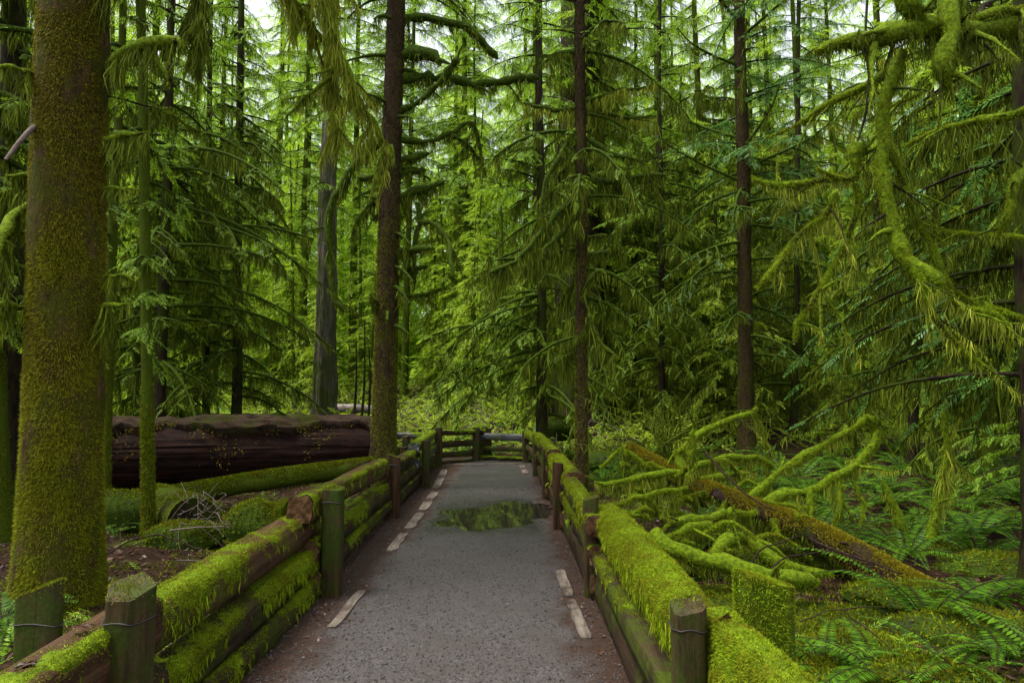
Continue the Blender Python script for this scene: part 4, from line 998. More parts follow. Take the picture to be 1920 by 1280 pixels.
ridge = np.abs(vnoise(np.stack([lx * 1.6, thb[None] * 4.2 + 0 * lx, 0 * lx], -1), 3) - .5) * 2; ridge2 = np.abs(vnoise(np.stack([lx * 4, thb[None] * 11 + 0 * lx, 0 * lx], -1), 6) - .5) * 2
rr = .61 + .05 * (fbm(q, 8) - .5) + np.where(strip, -.055 + .03 * vnoise(np.stack([lx * 1.2, thb[None] * 14 + 0 * lx, 0 * lx], -1), 5), .10 * ridge ** .6 + .05 * ridge2 + .035 * vnoise(np.stack([lx * 3, thb[None] * 17 + 0 * lx, 0 * lx], -1), 12))
Vb = Pb[:, None] + db * rr[..., None]
i = np.arange(nb_ - 1)[:, None]; j = np.arange(sb_)[None]; k = (j + 1) % sb_
Fb = np.stack([i * sb_ + j, i * sb_ + k, (i + 1) * sb_ + k, (i + 1) * sb_ + j], -1).reshape(-1, 4); st = strip[:-1].reshape(-1)
mb = MB(); mb.add(Vb.reshape(-1, 3), Fb[~st]); qe = np.arange(sb_)
mb.add(np.vstack([Vb[-1], Vb[-1].mean(0)]), np.stack([np.full(sb_, sb_), qe, (qe + 1) % sb_], -1), 0)
bo = part('bark', mb, M['bark_log'], bl)
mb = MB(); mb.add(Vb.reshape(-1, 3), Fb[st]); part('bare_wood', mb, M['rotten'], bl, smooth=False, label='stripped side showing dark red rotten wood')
mm = MB(); O, T, r, t = along(Pb, np.full(nb_, .63), 16000); Nr = around(T, .9); Q = O + Nr * .645; kk = fbm(Q * 2.5, 5) + .25 * Nr[:, 2] + .25 * (.7 - t) > .66
fuzz(mm, Q[kk], Nr[kk], rs.uniform(.015, .04, kk.sum()), .018, 0, .6, .3); part('moss', mm, M['moss_olive'], bo)
log('fallen_log', 'slim mossy log lying slantwise in front of the great log', W(318, 932, 9.6), W(700, 872, 11.0), .15, .13, 'bark_mossy', 'raw_wood', 20, .12, 4, 5, 60, 16000, 'moss_mid', (.015, .035), .014, .42)
log('fallen_log', 'thin dark log on the slope behind the great log', [-9.6, 17.5, .95], [-4.9, 18.3, .85], .13, .10, 'bark_dark', 'raw_wood', 14, .12, 4, 6, 30)
log('fallen_log', 'pale bare log glinting behind the thin stems left of the brown trunk', [-6.0, 23.0, 1.05], [-4.3, 22.6, 1.0], .16, .14, 'pale_wood', 'pale_wood', 14, .12, 4, 7, 30)

def boulder(name, label, c, s, mat, fz, cat, fzmat='moss_mid', seed=0, flat=.0):
    u, v = np.meshgrid(np.linspace(0, 2 * np.pi, 40, endpoint=False), np.linspace(.02, np.pi - .02, 24))
    d = np.stack([np.sin(v) * np.cos(u), np.sin(v) * np.sin(u), np.cos(v)], -1); d = np.sign(d) * np.abs(d) ** .8
    r = .75 + .5 * fbm(d * 1.6 + seed * 7, seed, 4)
    Vv = np.asarray(c) + d * r[..., None] * np.asarray(s); n, k = u.shape
    i = np.arange(n - 1)[:, None]; j = np.arange(k)[None]; jj = (j + 1) % k
    mb = MB(); F = np.stack([i * k + j, (i + 1) * k + j, (i + 1) * k + jj, i * k + jj], -1).reshape(-1, 4)
    mb.add(Vv.reshape(-1, 3), F)
    if fz:
        a, b = rs.integers(0, n, fz), rs.integers(0, k, fz); O = Vv[a, b]; Nr = nrm(d[a, b] / np.asarray(s)); q = (Nr[:, 2] > -.3) & (fbm(O * 5, seed) + .2 * Nr[:, 2] > .42)
        O = O + rs.normal(0, .02, O.shape) * np.asarray(s) * 1.2
        root = thing(name, label, cat, [c[0], c[1], 0])
        o = part('rock' if cat == 'boulder' else 'wood', mb, M[mat], root); mm = MB(); fuzz(mm, O[q], Nr[q], rs.uniform(.015, .04, q.sum()), .012, 0, .6, .2); part('moss', mm, M[fzmat], o)
        return root
    return single(name, mb, M[mat], [c[0], c[1], 0], label=label, cat=cat)
boulder('mossy_boulder', 'squared mossy block beside the second left fence post', W(487, 985, 7.2) * [1, 1, 0] + [0, 0, .18], (.33, .3, .27), 'stone_moss', 9000, 'boulder', seed=2)
boulder('mossy_boulder', 'low green hummock at the foot of the leaning trunk', W(345, 985, 7.4) * [1, 1, 0] + [0, 0, .05], (.4, .3, .16), 'stone_moss', 7000, 'boulder', seed=3)
boulder('mossy_boulder', 'long mossy mound between the thick left trunk and the leaning trunk', W(232, 958, 8.6) * [1, 1, 0] + [0, 0, .08], (.55, .35, .28), 'stone_moss', 8000, 'boulder', seed=4)
boulder('mossy_boulder', 'round yellow-green moss mound behind the far right fence corner', W(1048, 792, 18.5) * [1, 1, 0] + [0, 0, .62], (.5, .4, .30), 'stone_moss', 5000, 'boulder', 'moss_bright', seed=5)
boulder('mossy_boulder', 'dark mound behind the trunk base beyond the right fence', W(1140, 850, 14) * [1, 1, 0] + [0, 0, .1], (.7, .5, .3), 'stone_moss', 3000, 'boulder', seed=6)
# dark end of a cut log facing the path
lg = thing('cut_log', 'dark round cut log end under grey twigs, left of the squared mossy block', 'log', (-3.55, 7.9, 0))
mb = MB(); A = np.array([-3.55, 7.75, .17]); B = np.array([-4.6, 8.9, .15]); P = spline([A, B], 20); d, V = tube(mb, P, np.full(20, .27), 24, .15, 4, 0, 3, False)
mb.add(np.vstack([V[0], V[0].mean(0) + [-.05, .05, 0]]), np.stack([np.full(24, 24), (np.arange(24) + 1) % 24, np.arange(24)], -1), 1)
o = part('bark', mb, [M['bark_mossy'], M['bark_dark']], lg)
mm = MB(); O, T, r, t = along(P, np.full(20, .27), 5000); Nr = around(T, 1.0); fuzz(mm, O + Nr * .27, Nr, rs.uniform(.02, .04, 5000), .012, 0, .6, .2); part('moss', mm, M['moss_mid'], o)

# fallen mossy tree at the right
ft = thing('fallen_tree', 'fallen mossy tree with limbs spread like a fan beyond the right fence', 'fallen tree', (4, 6.3, 0))
def ftb(pts, r0, r1, per=420, L=.16, **kw):
    moss_branch(ft, PX(pts, 7), r0, r1, 'moss_sleeve', kw.pop('hair', 'lichen_pale' if r0 > .033 else 'lichen'), per * 1.2, L, .008, 4200, sl=.95, sub=2.2, kink=.11, fzmat=kw.pop('fzmat', 'moss_bright'), seed=int(pts[0][0]) % 89, **kw)
mb = MB(); Pm = spline(PX([(1178, 838, 8.2), (1230, 868, 7.9), (1300, 905, 7.5), (1400, 948, 7.0), (1500, 988, 6.6), (1600, 1040, 6.25), (1720, 1110, 5.9), (1800, 1150, 5.6)], 7), 60); Rm = np.linspace(.055, .16, 60)
tube(mb, Pm, Rm, 16, .12, 6, 0, 4); tk = part('trunk', mb, M['twig'], ft)
mm = MB(); N = 42000; O, T, r, t = along(Pm, Rm, N); Nr = around(T, 1.2); Q = O + Nr * r[:, None]; k = (fbm(Q * 3, 12) + .2 * Nr[:, 2] > .36)
fuzz(mm, Q[k], Nr[k], rs.uniform(.012, .035, k.sum()), .010, 0, .6, .2)
N = 5200; O, T, r, t = along(Pm, Rm, N); Nr = around(T, -.8); strands(mm, O + Nr * r[:, None] * .9, clump_L(N, .16, O, 5, 3), .011, 1)
part('moss', mm, [M['moss_rust'], M['lichen']], tk)
ftb([(1285, 890, 7.6), (1272, 860, 7.7), (1268, 848, 7.7), (1290, 832, 7.75), (1320, 808, 7.8), (1365, 790, 7.9), (1405, 778, 8.0), (1416, 765, 8.0)], .045, .03, 380, .14)
ftb([(1415, 780, 8.0), (1430, 800, 8.05), (1436, 840, 8.05), (1440, 900, 8.0)], .018, .012, 420, .25, hair='lichen_pale')
ftb([(1300, 905, 7.5), (1292, 860, 7.4), (1298, 825, 7.35), (1300, 810, 7.35)], .05, .03, 260, .15)
ftb([(1300, 880, 7.5), (1330, 866, 7.6), (1370, 855, 7.7), (1410, 856, 7.8), (1440, 868, 7.9), (1450, 880, 7.9)], .035, .028, 620, .26)
ftb([(1310, 900, 7.4), (1345, 893, 7.45), (1385, 890, 7.5), (1425, 902, 7.6)], .045, .03, 520, .16)
ftb([(1405, 935, 7.0), (1440, 905, 7.0), (1485, 872, 7.05), (1530, 845, 7.1), (1575, 818, 7.15), (1605, 800, 7.2), (1625, 783, 7.2), (1640, 800, 7.2), (1645, 830, 7.2)], .04, .028, 420, .12)
ftb([(1425, 950, 6.9), (1465, 932, 6.85), (1510, 918, 6.8), (1555, 902, 6.8), (1590, 880, 6.8), (1620, 855, 6.8), (1643, 825, 6.8), (1645, 808, 6.8)], .055, .03, 620, .20)
ftb([(1575, 900, 6.8), (1572, 940, 6.75), (1565, 985, 6.7)], .025, .015, 500, .15)
ftb([(1520, 915, 6.8), (1518, 950, 6.75), (1516, 980, 6.7)], .028, .018, 500, .15)
ftb([(1595, 890, 6.8), (1605, 920, 6.75), (1618, 950, 6.7), (1612, 985, 6.65)], .02, .012, 300, .1)
ftb([(1290, 893, 7.5), (1250, 888, 7.5), (1205, 895, 7.5), (1160, 902, 7.5), (1118, 902, 7.5)], .05, .02, 420, .25)
ftb([(1288, 915, 7.3), (1250, 922, 7.2), (1210, 930, 7.1), (1168, 940, 7.0), (1135, 946, 6.9)], .04, .014, 420, .25)
ftb([(1370, 965, 6.7), (1335, 970, 6.6), (1300, 972, 6.5), (1258, 976, 6.4)], .04, .035, 420, .12)
ftb([(1420, 958, 6.7), (1385, 962, 6.6), (1370, 960, 6.5), (1372, 985, 6.5)], .03, .03, 420, .2)
ftb([(1330, 985, 6.5), (1290, 995, 6.3), (1250, 1005, 6.2), (1200, 1008, 6.1)], .045, .03, 420, .15)
ftb([(1335, 1045, 6.0), (1358, 1012, 6.15), (1390, 1005, 6.3), (1440, 1040, 6.2), (1500, 1070, 6.1), (1560, 1085, 6.0)], .07, .05, 260, .1)
ftb([(1225, 1005, 5.9), (1260, 1030, 5.75), (1310, 1045, 5.65), (1360, 1058, 5.6), (1420, 1082, 5.5), (1480, 1092, 5.5), (1540, 1085, 5.6)], .06, .07, 520, .14)
ftb([(1450, 975, 6.6), (1452, 1010, 6.5), (1450, 1050, 6.4)], .035, .025, 520, .2)
ftb([(1190, 850, 8.1), (1165, 842, 8.2), (1120, 880, 8.2)], .03, .015, 150, .2)
ftb([(1445, 940, 6.8), (1480, 952, 6.75), (1510, 955, 6.7)], .02, .016, 260, .12)
for k in range(30):
    x0 = rs.uniform(1150, 1500); y0 = rs.uniform(860, 1010) + (x0 - 1150) * .12; D0 = 7.9 - (y0 - 860) / 150 * 1.2 + rs.normal(0, .2); dx = rs.choice([-1, 1]) * rs.uniform(50, 130); dy = rs.normal(-5, 28)
    cx_ = lambda v: max(v, 1168); ftb([(cx_(x0), y0, D0), (cx_(x0 + dx * .5), y0 + dy * .5 - rs.uniform(5, 22), D0 + rs.normal(0, .12)), (cx_(x0 + dx) + 8, y0 + dy + rs.uniform(0, 25), D0 + rs.normal(0, .25))], rs.uniform(.012, .026), .01, 330, .13)
# fan of twigs at its root end
mb = MB(); mm = MB()
for k in range(46):
    q = W(1255 + rs.normal(0, 30), 850 + rs.normal(0, 20), 8.2); e = q + [rs.normal(0, .6), rs.normal(.2, .4), rs.uniform(-.2, .7)]
    P = spline([q, q * .6 + e * .4 + [0, 0, .18] + rs.normal(0, .08, 3), e], 8); tube(mb, P, np.linspace(.010, .003, 8), 4, 0)
    O, T, r, t = along(P, .01, 26); strands(mm, O, rs.uniform(.03, .16, 26), .012)
tw = part('twig_fan', mb, M['bark_mossy'], ft); part('hanging_moss', mm, M['lichen'], tw)

MND = [((1445, 1120), 4.9, .35, .12), ((1330, 1075), 5.6, .4, .12), ((1560, 1110), 5.3, .5, .16), ((1620, 1180), 4.4, .4, .12), ((1530, 1215), 4.2, .3, .12), ((1700, 1090), 5.6, .45, .15), ((1830, 1180), 4.6, .5, .2), ((1760, 1260), 3.9, .35, .12), ((1250, 1010), 6.6, .4, .14), ((1580, 1010), 6.8, .5, .16), ((1450, 1010), 6.9, .45, .15), ((1750, 1010), 7.2, .5, .18), ((1880, 1060), 6.2, .5, .2), ((1200, 960), 7.6, .5, .15)]
for k, ((px, py), D, sx, sz) in enumerate(MND):
    c = W(px, py, D); c[2] = float(gz(c[0:1], c[1:2])[0])
    boulder('moss_mound', 'low soft mound of yellow-green moss on the floor around the fallen mossy tree', c, (sx, sx * .8, sz * .75), 'stone_moss', 6000, 'moss mound', 'moss_mid', seed=20 + k)['group'] = 'moss mounds around the fallen tree'
mb = MB()
for k in range(700):
    y = 3 + 11 * rs.random() ** 1.3; x = rs.uniform(1.15, 7) if rs.random() < .62 else -rs.uniform(1.95, 7.5); q = gpt(x, y) + [0, 0, .01]; a = rs.random() * 6.28; l = rs.uniform(.08, .7)
    e = q + [math.cos(a) * l, math.sin(a) * l, rs.uniform(0, .12)]; tube(mb, spline([q, (q + e) / 2 + rs.normal(0, .04, 3) + [0, 0, .03], e], 6), np.linspace(.0045, .002, 6), 4, 0, rs.integers(0, 2))
single('fallen_twigs', mb, [M['twig'], M['twig_pale']], kind='stuff')

# sticks
def stick(label, pts, r, mat='twig', D=6):
    mb = MB(); P = spline(PX(pts, D), 24); P = P + (np.stack([vnoise(P * 6, 1), vnoise(P * 6, 2), vnoise(P * 6, 3)], -1) - .5) * .03
    tube(mb, P, np.linspace(r, r * .5, 24), 6, .1); c = P[0]
    single('bare_stick', mb, M[mat], c, label=label, cat='stick')
stick('straight dark bare stick leaning across the fan of mossy limbs', [(1322, 848, 7.2), (1370, 900, 6.9), (1410, 935, 6.7), (1455, 958, 6.5)], .014)
stick('long dark stick lying beside the fallen trunk towards the big fern', [(1520, 1010, 6.3), (1560, 1028, 6.1), (1620, 1050, 5.9), (1690, 1075, 5.7)], .014)
stick('thin arched stick below the fallen trunk', [(1410, 1060, 6.0), (1422, 1035, 6.05), (1450, 1020, 6.1), (1500, 1006, 6.2)], .010)
stick('dark arched stick rising from the mossy log to the fallen trunk', [(1440, 1090, 5.6), (1455, 1060, 5.65), (1490, 1042, 5.8), (1560, 1028, 6.0)], .010)
stick('slim stick slanting through ferns right of the fallen tree', [(1575, 1018, 6.2), (1640, 1025, 6.2), (1700, 1045, 6.1)], .010)
stick('pale twig lying straight in front of the cut log end', [(318, 992, 6.9), (370, 988, 6.9), (432, 988, 6.9)], .008, 'twig_pale')
stick('reddish arched stick on the leaf litter left of the fence', [(200, 1040, 6.2), (250, 1012, 6.4), (300, 1003, 6.5), (350, 1018, 6.4), (410, 1045, 6.0)], .009)
stick('thin brown stick lying on litter behind the left fence', [(330, 1050, 5.8), (370, 1052, 5.8), (410, 1060, 5.7)], .007, 'twig_pale')
stick('dark thin stick on the moss at the lower right', [(1600, 1160, 4.4), (1650, 1195, 4.2), (1700, 1240, 4.0)], .006)
stick('long thin stick lying among ferns at the bottom right', [(1500, 1165, 4.4), (1580, 1140, 4.6), (1660, 1135, 4.7)], .006)
bt = thing('twig_tangle', 'tangle of whitish bare twigs over the cut log end', 'twigs', (-3.5, 7.5, 0))
mb = MB()
for k in range(44):
    q = W(rs.uniform(335, 430), rs.uniform(925, 1000), rs.uniform(6.9, 7.5)); e = q + rs.normal(0, .16, 3)
    tube(mb, spline([q, (q + e) / 2 + rs.normal(0, .03, 3), e], 6), np.linspace(.004, .002, 6), 4, 0)
part('twigs', mb, M['twig_pale'], bt)

# ------------------------------------------------------------------ ferns
def fern_mesh(seed, nf=13, L=.85, pairs=34, mat='fern', droop=.9):
    r = np.random.default_rng(seed); mb = MB(); Os = []; Xs = []; Ys = []; Ls = []; Ws = []
    for f in range(nf):
        az = f / nf * 6.283 + r.normal(0, .25); h = np.array([math.cos(az), math.sin(az), 0]); l = L * r.uniform(.65, 1.1); up = r.uniform(.75, 1.2)
        u = np.linspace(0, 1, 20)[:, None]; P = h * l * (.25 * u + .75 * u ** 1.25) + np.array([0, 0, 1.]) * l * (up * u - droop * r.uniform(.75, 1.1) * u ** 2)
        tube(mb, P, np.linspace(.006, .002, 20), 4, 0, mat=1, caps=False)
        s = np.cross(h, [0, 0, 1.])
        for k in range(pairs):
            t = .1 + .88 * k / pairs; i = min(int(t * 19), 18); T = nrm(P[i + 1] - P[i]); o = P[i] + (P[i + 1] - P[i]) * (t * 19 - i)
            ln = l * .17 * math.sin(min(1, t * 2.4 + .25) * math.pi * .5) * (1.03 - t) ** .55
            for sg in (-1, 1):
                X = nrm(s * sg + T * .35 + np.array([0, 0, -.25]) + r.normal(0, .07, 3)); Os.append(o); Xs.append(X); Ys.append(nrm(T - X * T.dot(X))); Ls.append(ln); Ws.append(l * .023)
    leafquads(mb, np.array(Os), np.array(Xs), np.array(Ys), np.array(Ls), np.array(Ws), 0)
    return mb.mesh('fern', [M[mat], M['twig']])
FM = [fern_mesh(k, [13, 11, 15, 9][k], [.8, .9, .7, 1.0][k]) for k in range(4)]
def fern(x, y, s, label, grp, v=None, z=None, rz=None):
    o = bpy.data.objects.new('sword_fern', FM[rs.integers(0, 4) if v is None else v]); COL.objects.link(o)
    p = gpt(x, y); o.location = (x, y, p[2] if z is None else z); o.scale = (s, s, s * rs.uniform(.85, 1.1)); o.rotation_euler = (rs.normal(0, .12), rs.normal(0, .12), rs.random() * 6.28 if rz is None else rz)
    o['label'] = label; o['category'] = 'fern'
    if grp: o['group'] = grp
NEAR = [((1742, 1120), 4.9, .95, 'large sword fern beside the lower end of the fallen trunk'),
        ((1650, 1215), 4.0, .70, 'sword fern at the bottom right with fronds pointing to the mossy post'),
        ((1545, 1190), 4.2, .55, 'low sword fern just right of the wide mossy fence post'),
        ((1850, 1110), 5.3, .95, 'big sword fern at the right edge behind the largest fern'),
        ((1890, 1260), 4.0, .7, 'sword fern cut by the bottom right corner'),
        ((1790, 1230), 3.9, .5, 'small fern between the two bottom right ferns'),
        ((1520, 1260), 3.8, .45, 'small sword fern at the bottom edge right of the mossy post'),
        ((1700, 1010), 6.6, .7, 'sword fern behind the fallen trunk near its upright mossy stub'),
        ((1830, 1000), 7.0, .95, 'sword fern before the dark undergrowth at the right'),
        ((1900, 940), 8.5, 1.0, 'tall sword fern at the right edge below the drooping limbs'),
        ((12, 1060), 5.0, .75, 'sword fern left of the thick mossy trunk'),
        ((22, 1110), 4.6, .5, 'smaller fern below the one left of the thick mossy trunk'),
        ((215, 945), 8.2, .45, 'small fern beside the thick mossy trunk in front of the great log'),
        ((1400, 1010), 6.4, .35, 'tiny fern under the fallen mossy limbs'),
        ((640, 895), 9.8, .35, 'small fern behind the second left fence rail'),
        ((300, 1075), 5.2, .4, 'low fern behind the top left fence rail')]
for (p, D, s, lab) in NEAR:
    q = W(*p, D); fern(q[0], q[1], s, lab, None)
cnt = 0
while cnt < 95:
    y = rs.uniform(7.5, 19); x = rs.uniform(2.2, .78 * y)
    if abs(x - 6.1) < .5 and abs(y - 17.3) < .6: continue
    fern(x, y, rs.uniform(.6, 1.1), 'sword fern in the shaded fern bed beyond the fallen mossy tree', 'ferns of the right hand fern bed'); cnt += 1
cnt = 0
while cnt < 50:
    y = rs.uniform(17.5, 32); x = rs.uniform(-.75 * y, .1 * y)
    fern(x, y, rs.uniform(.8, 1.4), 'sword fern on the bright slope behind the great log', 'ferns on the slope behind the log'); cnt += 1
for k in range(14):
    fern(rs.uniform(1.2, 3.4), rs.uniform(10.5, 18), rs.uniform(.5, .9), 'sword fern close behind the far part of the right fence', 'ferns behind the right fence')

def stem_moss(name, label, cat, pts, r0, r1, per, L, D=6, hair='lichen_pale'):
    P = PX(pts, D); root = thing(name, label, cat, [P[0][0], P[0][1], P[0][2]])
    moss_branch(root, P, r0, r1, 'moss_sleeve', hair, per, L, .009, 2200, fzmat='moss_bright', seed=int(pts[0][0]) % 83, sl=1.1, sub=2)
stem_moss('mossy_snag', 'short leaning moss-wrapped stem standing in the ferns right of the fallen tree', 'stem', [(1695, 1000, 6.8), (1680, 965, 6.8), (1662, 925, 6.85), (1650, 900, 6.9)], .035, .025, 500, .14)
stem_moss('mossy_snag', 'lower half of a broken moss-wrapped stem leaning near the right edge', 'stem', [(1738, 1020, 6.6), (1748, 985, 6.6), (1756, 950, 6.6)], .035, .03, 500, .14)
stem_moss('mossy_snag', 'tall bright moss-wrapped stem with drooping twigs in the right hand fern bed', 'stem', [(1752, 965, 6.7), (1760, 920, 6.7), (1772, 860, 6.7), (1776, 800, 6.7), (1770, 760, 6.75)], .03, .035, 700, .3)
for k, (xa, xb, ya, lab) in enumerate([(662, 668, 640, 'thin dark sapling stem behind the log, farthest left of three beside the brown trunk'), (676, 684, 600, 'thin dark sapling stem behind the log, the middle one of three beside the brown trunk'), (690, 692, 650, 'thin dark sapling stem behind the log, the one closest to the brown trunk')]):
    P = PX([(xa, 800, 15.5), ((xa + xb) / 2 + 3, 720, 15.5), (xb, ya, 15.5)], 15); mb = MB(); P = spline(P, 16); tube(mb, P, np.linspace(.035, .015, 16), 7, .1)
    for q in range(9):
        i = rs.integers(4, 15); B = gen_branch(P[i], rs.random() * 6.28, rs.uniform(.3, .8), .1, .3, 5); tube(mb, B, np.linspace(.008, .003, 5), 4, 0)
    single('sapling', mb, M['bark_dark'], P[0], label=lab, cat='sapling')
LEAFO = np.array([(0, 0), (.18, -.05), (.42, -.30), (.40, -.10), (.62, -.16), (.56, -.03), (1, 0), (.56, .03), (.62, .16), (.40, .10), (.42, .30), (.18, .05)])
def dead_leaf(c, s, label, yaw, pitch, mat='dead_red'):
    o = LEAFO; z = -.35 * np.abs(o[:, 1]) + .12 * np.sin(o[:, 0] * 3) ; V = np.column_stack([o[:, 0] - .5, o[:, 1] * 1.3, z]); V = np.vstack([V, [[-.08, 0, .05]], [[-.75, .04, .06]], [[-.75, .05, .05]]])
    cy_, sy_, cp, sp_ = math.cos(yaw), math.sin(yaw), math.cos(pitch), math.sin(pitch); V = V @ np.array([[cp, 0, -sp_], [0, 1, 0], [sp_, 0, cp]]); V = V @ np.array([[cy_, sy_, 0], [-sy_, cy_, 0], [0, 0, 1]])
    F = [[12, i, (i + 1) % 12] for i in range(12)] + [[0, 13, 14]]
    mb = MB(); mb.add(np.asarray(c) + V * s, F); single('fallen_leaf', mb, M[mat], c, smooth=False, label=label, cat='leaf')
dead_leaf((.775, 2.60, .745), .15, 'curled brown leaf lodged behind the nearest right post', 2.2, .9)
dead_leaf((.90, 2.66, .70), .16, 'brown leaf caught between the mossy rail and the wide mossy post', .4, .5)
dead_leaf((-1.60, 2.62, .725), .13, 'brown leaf lying on the near left rail just before the nearest left post', 1.2, .2)
dead_leaf((-1.63, 2.35, .69), .12, 'brown leaf lying on the near left rail towards the bottom corner', 2.9, .2, 'dead_leaf')
# ------------------------------------------------------------------ undergrowth and background forest
def herb_cover(n, xr, yr, name, mat, hmax, size, seed):
    x = rs.uniform(*xr, n); y = rs.uniform(*yr, n); k = (np.abs(x) < .85 * y + 3) & (fbm(np.stack([x, y, 0 * x], -1) * .5, seed) > .42); x, y = x[k], y[k]; n = len(x)
    mb = MB(); O = np.stack([x, y, gz(x, y) + rs.random(n) ** 1.5 * hmax], -1); a = rs.random(n) * 6.28
    sprays(mb, O, np.stack([np.cos(a), np.sin(a), rs.uniform(-.3, .9, n)], -1), rs.uniform(*size, n)); return mb
mb = herb_cover(5200, (-26, 26), (17.5, 48), '', '', .9, (.3, .75), 5); single('undergrowth', mb, M['herb'], kind='stuff')
mb = herb_cover(7000, (-15, 4), (17.5, 33), '', '', .5, (.2, .5), 15); single('undergrowth', mb, M['herb'], kind='stuff')
mb = herb_cover(1700, (1.5, 16), (8, 19), '', '', .35, (.15, .4), 6); single('undergrowth', mb, M['fern'], kind='stuff')
mb = MB(); n = 2600; x = np.where(rs.random(n) < .65, rs.uniform(1.15, 7, n), -rs.uniform(1.95, 7, n)); y = 2.6 + 8 * rs.random(n); k = fbm(np.stack([x, y, 0 * x], -1) * 1.1, 93) > .5; x, y = x[k], y[k]; n = len(x)
a = rs.random(n) * 6.28; sprays(mb, np.stack([x, y, gz(x, y) + .03 + .08 * rs.random(n)], -1), np.stack([np.cos(a), np.sin(a), rs.uniform(-.1, .8, n)], -1), rs.uniform(.07, .22, n)); single('forest_floor_sprigs', mb, M['needle'], kind='stuff')
mb = MB()
for k in range(240):
    x = rs.uniform(-9, 4); y = rs.uniform(18, 34); q = gpt(x, y); e = q + [rs.normal(0, .8), rs.normal(0, .5), rs.uniform(.2, 1.3)]
    tube(mb, spline([q, (q + e) / 2 + rs.normal(0, .15, 3), e], 6), np.linspace(.02, .007, 6), 4, 0)
single('dead_brush', mb, M['twig_pale'], kind='stuff')

def proto(name, H, r, bark, spec, leaf, hairmat, lobes=0, label='', seed=0):
    P = trunk_path([0, 0, -.3], [rs.normal(0, .3), rs.normal(0, .3), H], 40, .03, seed)
    return build_tree(name, label, 'tree', [0, 0, 0], P, r, .03, bark, spec, leaf=leaf, hairmat=hairmat, lobes=lobes, seed=seed, seg=12)[0]
PR = [
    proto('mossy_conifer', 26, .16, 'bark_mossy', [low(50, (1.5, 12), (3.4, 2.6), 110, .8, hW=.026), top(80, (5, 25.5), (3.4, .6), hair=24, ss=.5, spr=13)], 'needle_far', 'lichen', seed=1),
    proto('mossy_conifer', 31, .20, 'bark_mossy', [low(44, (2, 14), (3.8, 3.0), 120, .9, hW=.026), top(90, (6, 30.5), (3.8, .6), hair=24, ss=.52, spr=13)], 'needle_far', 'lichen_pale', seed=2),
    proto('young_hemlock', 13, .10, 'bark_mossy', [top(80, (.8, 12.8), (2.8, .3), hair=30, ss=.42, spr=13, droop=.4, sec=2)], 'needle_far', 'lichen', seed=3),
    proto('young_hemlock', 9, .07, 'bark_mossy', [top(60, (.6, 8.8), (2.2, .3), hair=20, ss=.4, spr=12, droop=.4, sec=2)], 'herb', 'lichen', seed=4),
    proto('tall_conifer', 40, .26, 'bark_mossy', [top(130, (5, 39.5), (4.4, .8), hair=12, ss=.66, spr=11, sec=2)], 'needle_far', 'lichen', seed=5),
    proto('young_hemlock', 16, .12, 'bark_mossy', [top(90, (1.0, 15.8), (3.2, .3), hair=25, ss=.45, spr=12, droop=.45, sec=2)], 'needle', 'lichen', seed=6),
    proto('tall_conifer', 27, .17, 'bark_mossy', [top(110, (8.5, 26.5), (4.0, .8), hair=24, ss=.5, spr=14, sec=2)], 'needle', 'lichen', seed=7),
]
LAB = ['moss-curtained conifer in the forest beyond the fences', 'tall moss-curtained conifer standing in the forest beyond the fences', 'bright green young hemlock in the forest beyond the fences',
       'small light green hemlock low in the forest beyond the fences', 'tall straight conifer far back in the forest', 'dark green young hemlock in the forest beyond the fences', 'conifer with bare lower trunk and dense high crown beyond the fences']
GRP = ['moss-curtained conifers', 'tall moss-curtained conifers', 'bright young hemlocks', 'small light hemlocks', 'tall far conifers', 'dark young hemlocks', 'high-crowned conifers']
SPOT = []
def place(k, x, y, s, rz):
    first = not any(p[0] == k for p in SPOT)
    o = PR[k] if first else copy_tree(PR[k])
    o.location = (x, y, float(gz(np.array([x]), np.array([y]))[0])); o.scale = (s, s, s); o.rotation_euler = (0, 0, rz); o['label'] = LAB[k]; o['group'] = GRP[k]
    SPOT.append((k, x, y))
tries = 0
want = [(0, 16, 22, 46), (1, 18, 26, 54), (2, 26, 22, 50), (3, 20, 20, 40), (4, 24, 38, 66), (5, 13, 21, 50)]
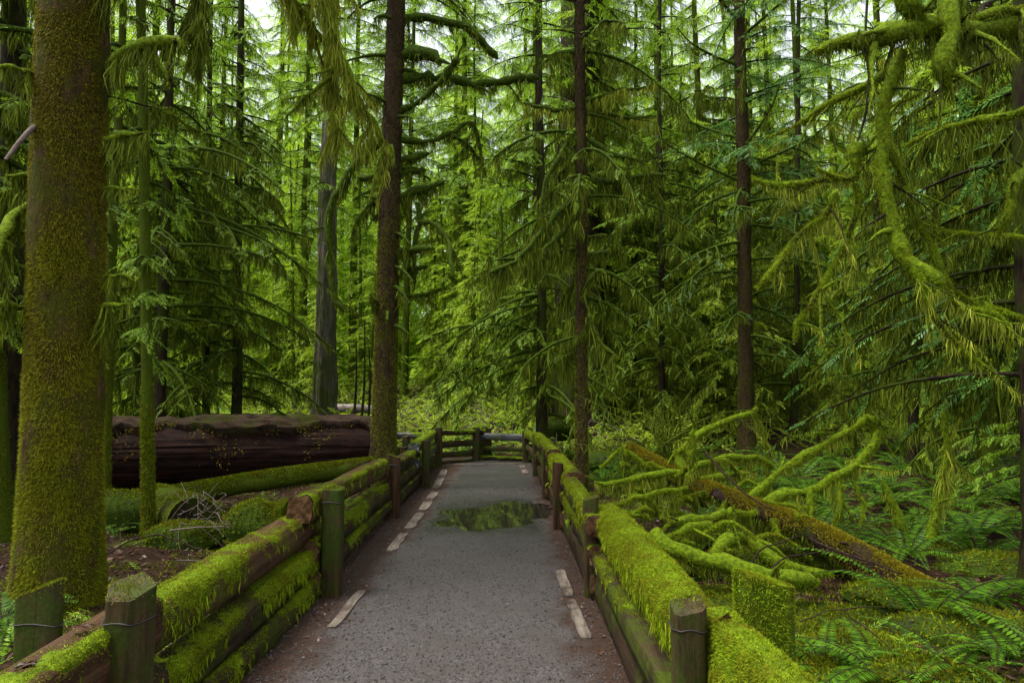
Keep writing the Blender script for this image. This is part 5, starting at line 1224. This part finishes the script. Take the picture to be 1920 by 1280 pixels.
for k, n, y0, y1 in want:
    c = 0
    while c < n and tries < 4000:
        tries += 1
        y = rs.uniform(y0, y1); x = rs.uniform(-.82, .82) * y
        if -.46 * y < x < .10 * y and y < (42 if k in (0, 1, 5) else 29): continue
        if k == 4 and -.30 * y < x < .08 * y and y < 60: continue        # the bright opening at the end of the path
        if any((x - a) ** 2 + (y - b) ** 2 < (1.3 if k in (2, 3) else 2.0) ** 2 for _, a, b in SPOT): continue
        place(k, x, y, rs.uniform(.8, 1.15), rs.random() * 6.28); c += 1
# side walls of forest close to the camera on the right
for (k, x, y, s) in [(6, -10.2, 33, 1.05), (6, -6.0, 38, 1.25), (6, -2.4, 36, 1.25), (6, 1.2, 37, 1.25), (6, 3.8, 31, 1.1), (6, 7.2, 33, 1.15), (6, 11.0, 31, 1.05), (6, -14, 32, 1.1), (6, 15.5, 32, 1.1), (6, -7.4, 39, 1.3), (6, 5.4, 39, 1.3), (4, -9.6, 41, 1.0), (4, -4.0, 47, 1.0), (4, .9, 50, 1.1), (0, -1.9, 35, .9), (2, -3.0, 33, .9), (2, -6.5, 31, .8), (2, -.2, 30, .9), (2, -9.5, 30, .9), (3, -1.6, 27, .9), (3, -7.6, 27, .9), (3, .6, 25, .8), (0, 8.6, 12.5, .8), (5, 10.5, 15, .8), (1, 12.5, 17.5, .9), (5, 7.4, 9.6, .55), (0, -8.8, 16, .8), (5, -12, 18, .9), (1, -14.5, 17, .9), (3, 6.2, 20.5, .7), (2, 9.2, 18.5, .7)]:
    place(k, x, y, s, rs.random() * 6.28)
# far wood that reads as one mass
mb = MB()
for k in range(1150):
    a = rs.uniform(-.80, .80); y = rs.uniform(58, 100); x = a * y; H = rs.uniform(20, 54); z0 = float(gz(np.array([x]), np.array([y]))[0])
    n = 46; t = rs.random(n); O = np.stack([x + rs.normal(0, .8, n), y + rs.normal(0, .8, n), z0 + t * H], -1); an = rs.random(n) * 6.28
    sprays(mb, O, np.stack([np.cos(an), np.sin(an), -.5 * np.ones(n)], -1), (1.1 - t) * rs.uniform(2, 3.6, n) + .7, 0, SPR)
single('far_forest', mb, M['needle_far'], kind='stuff')
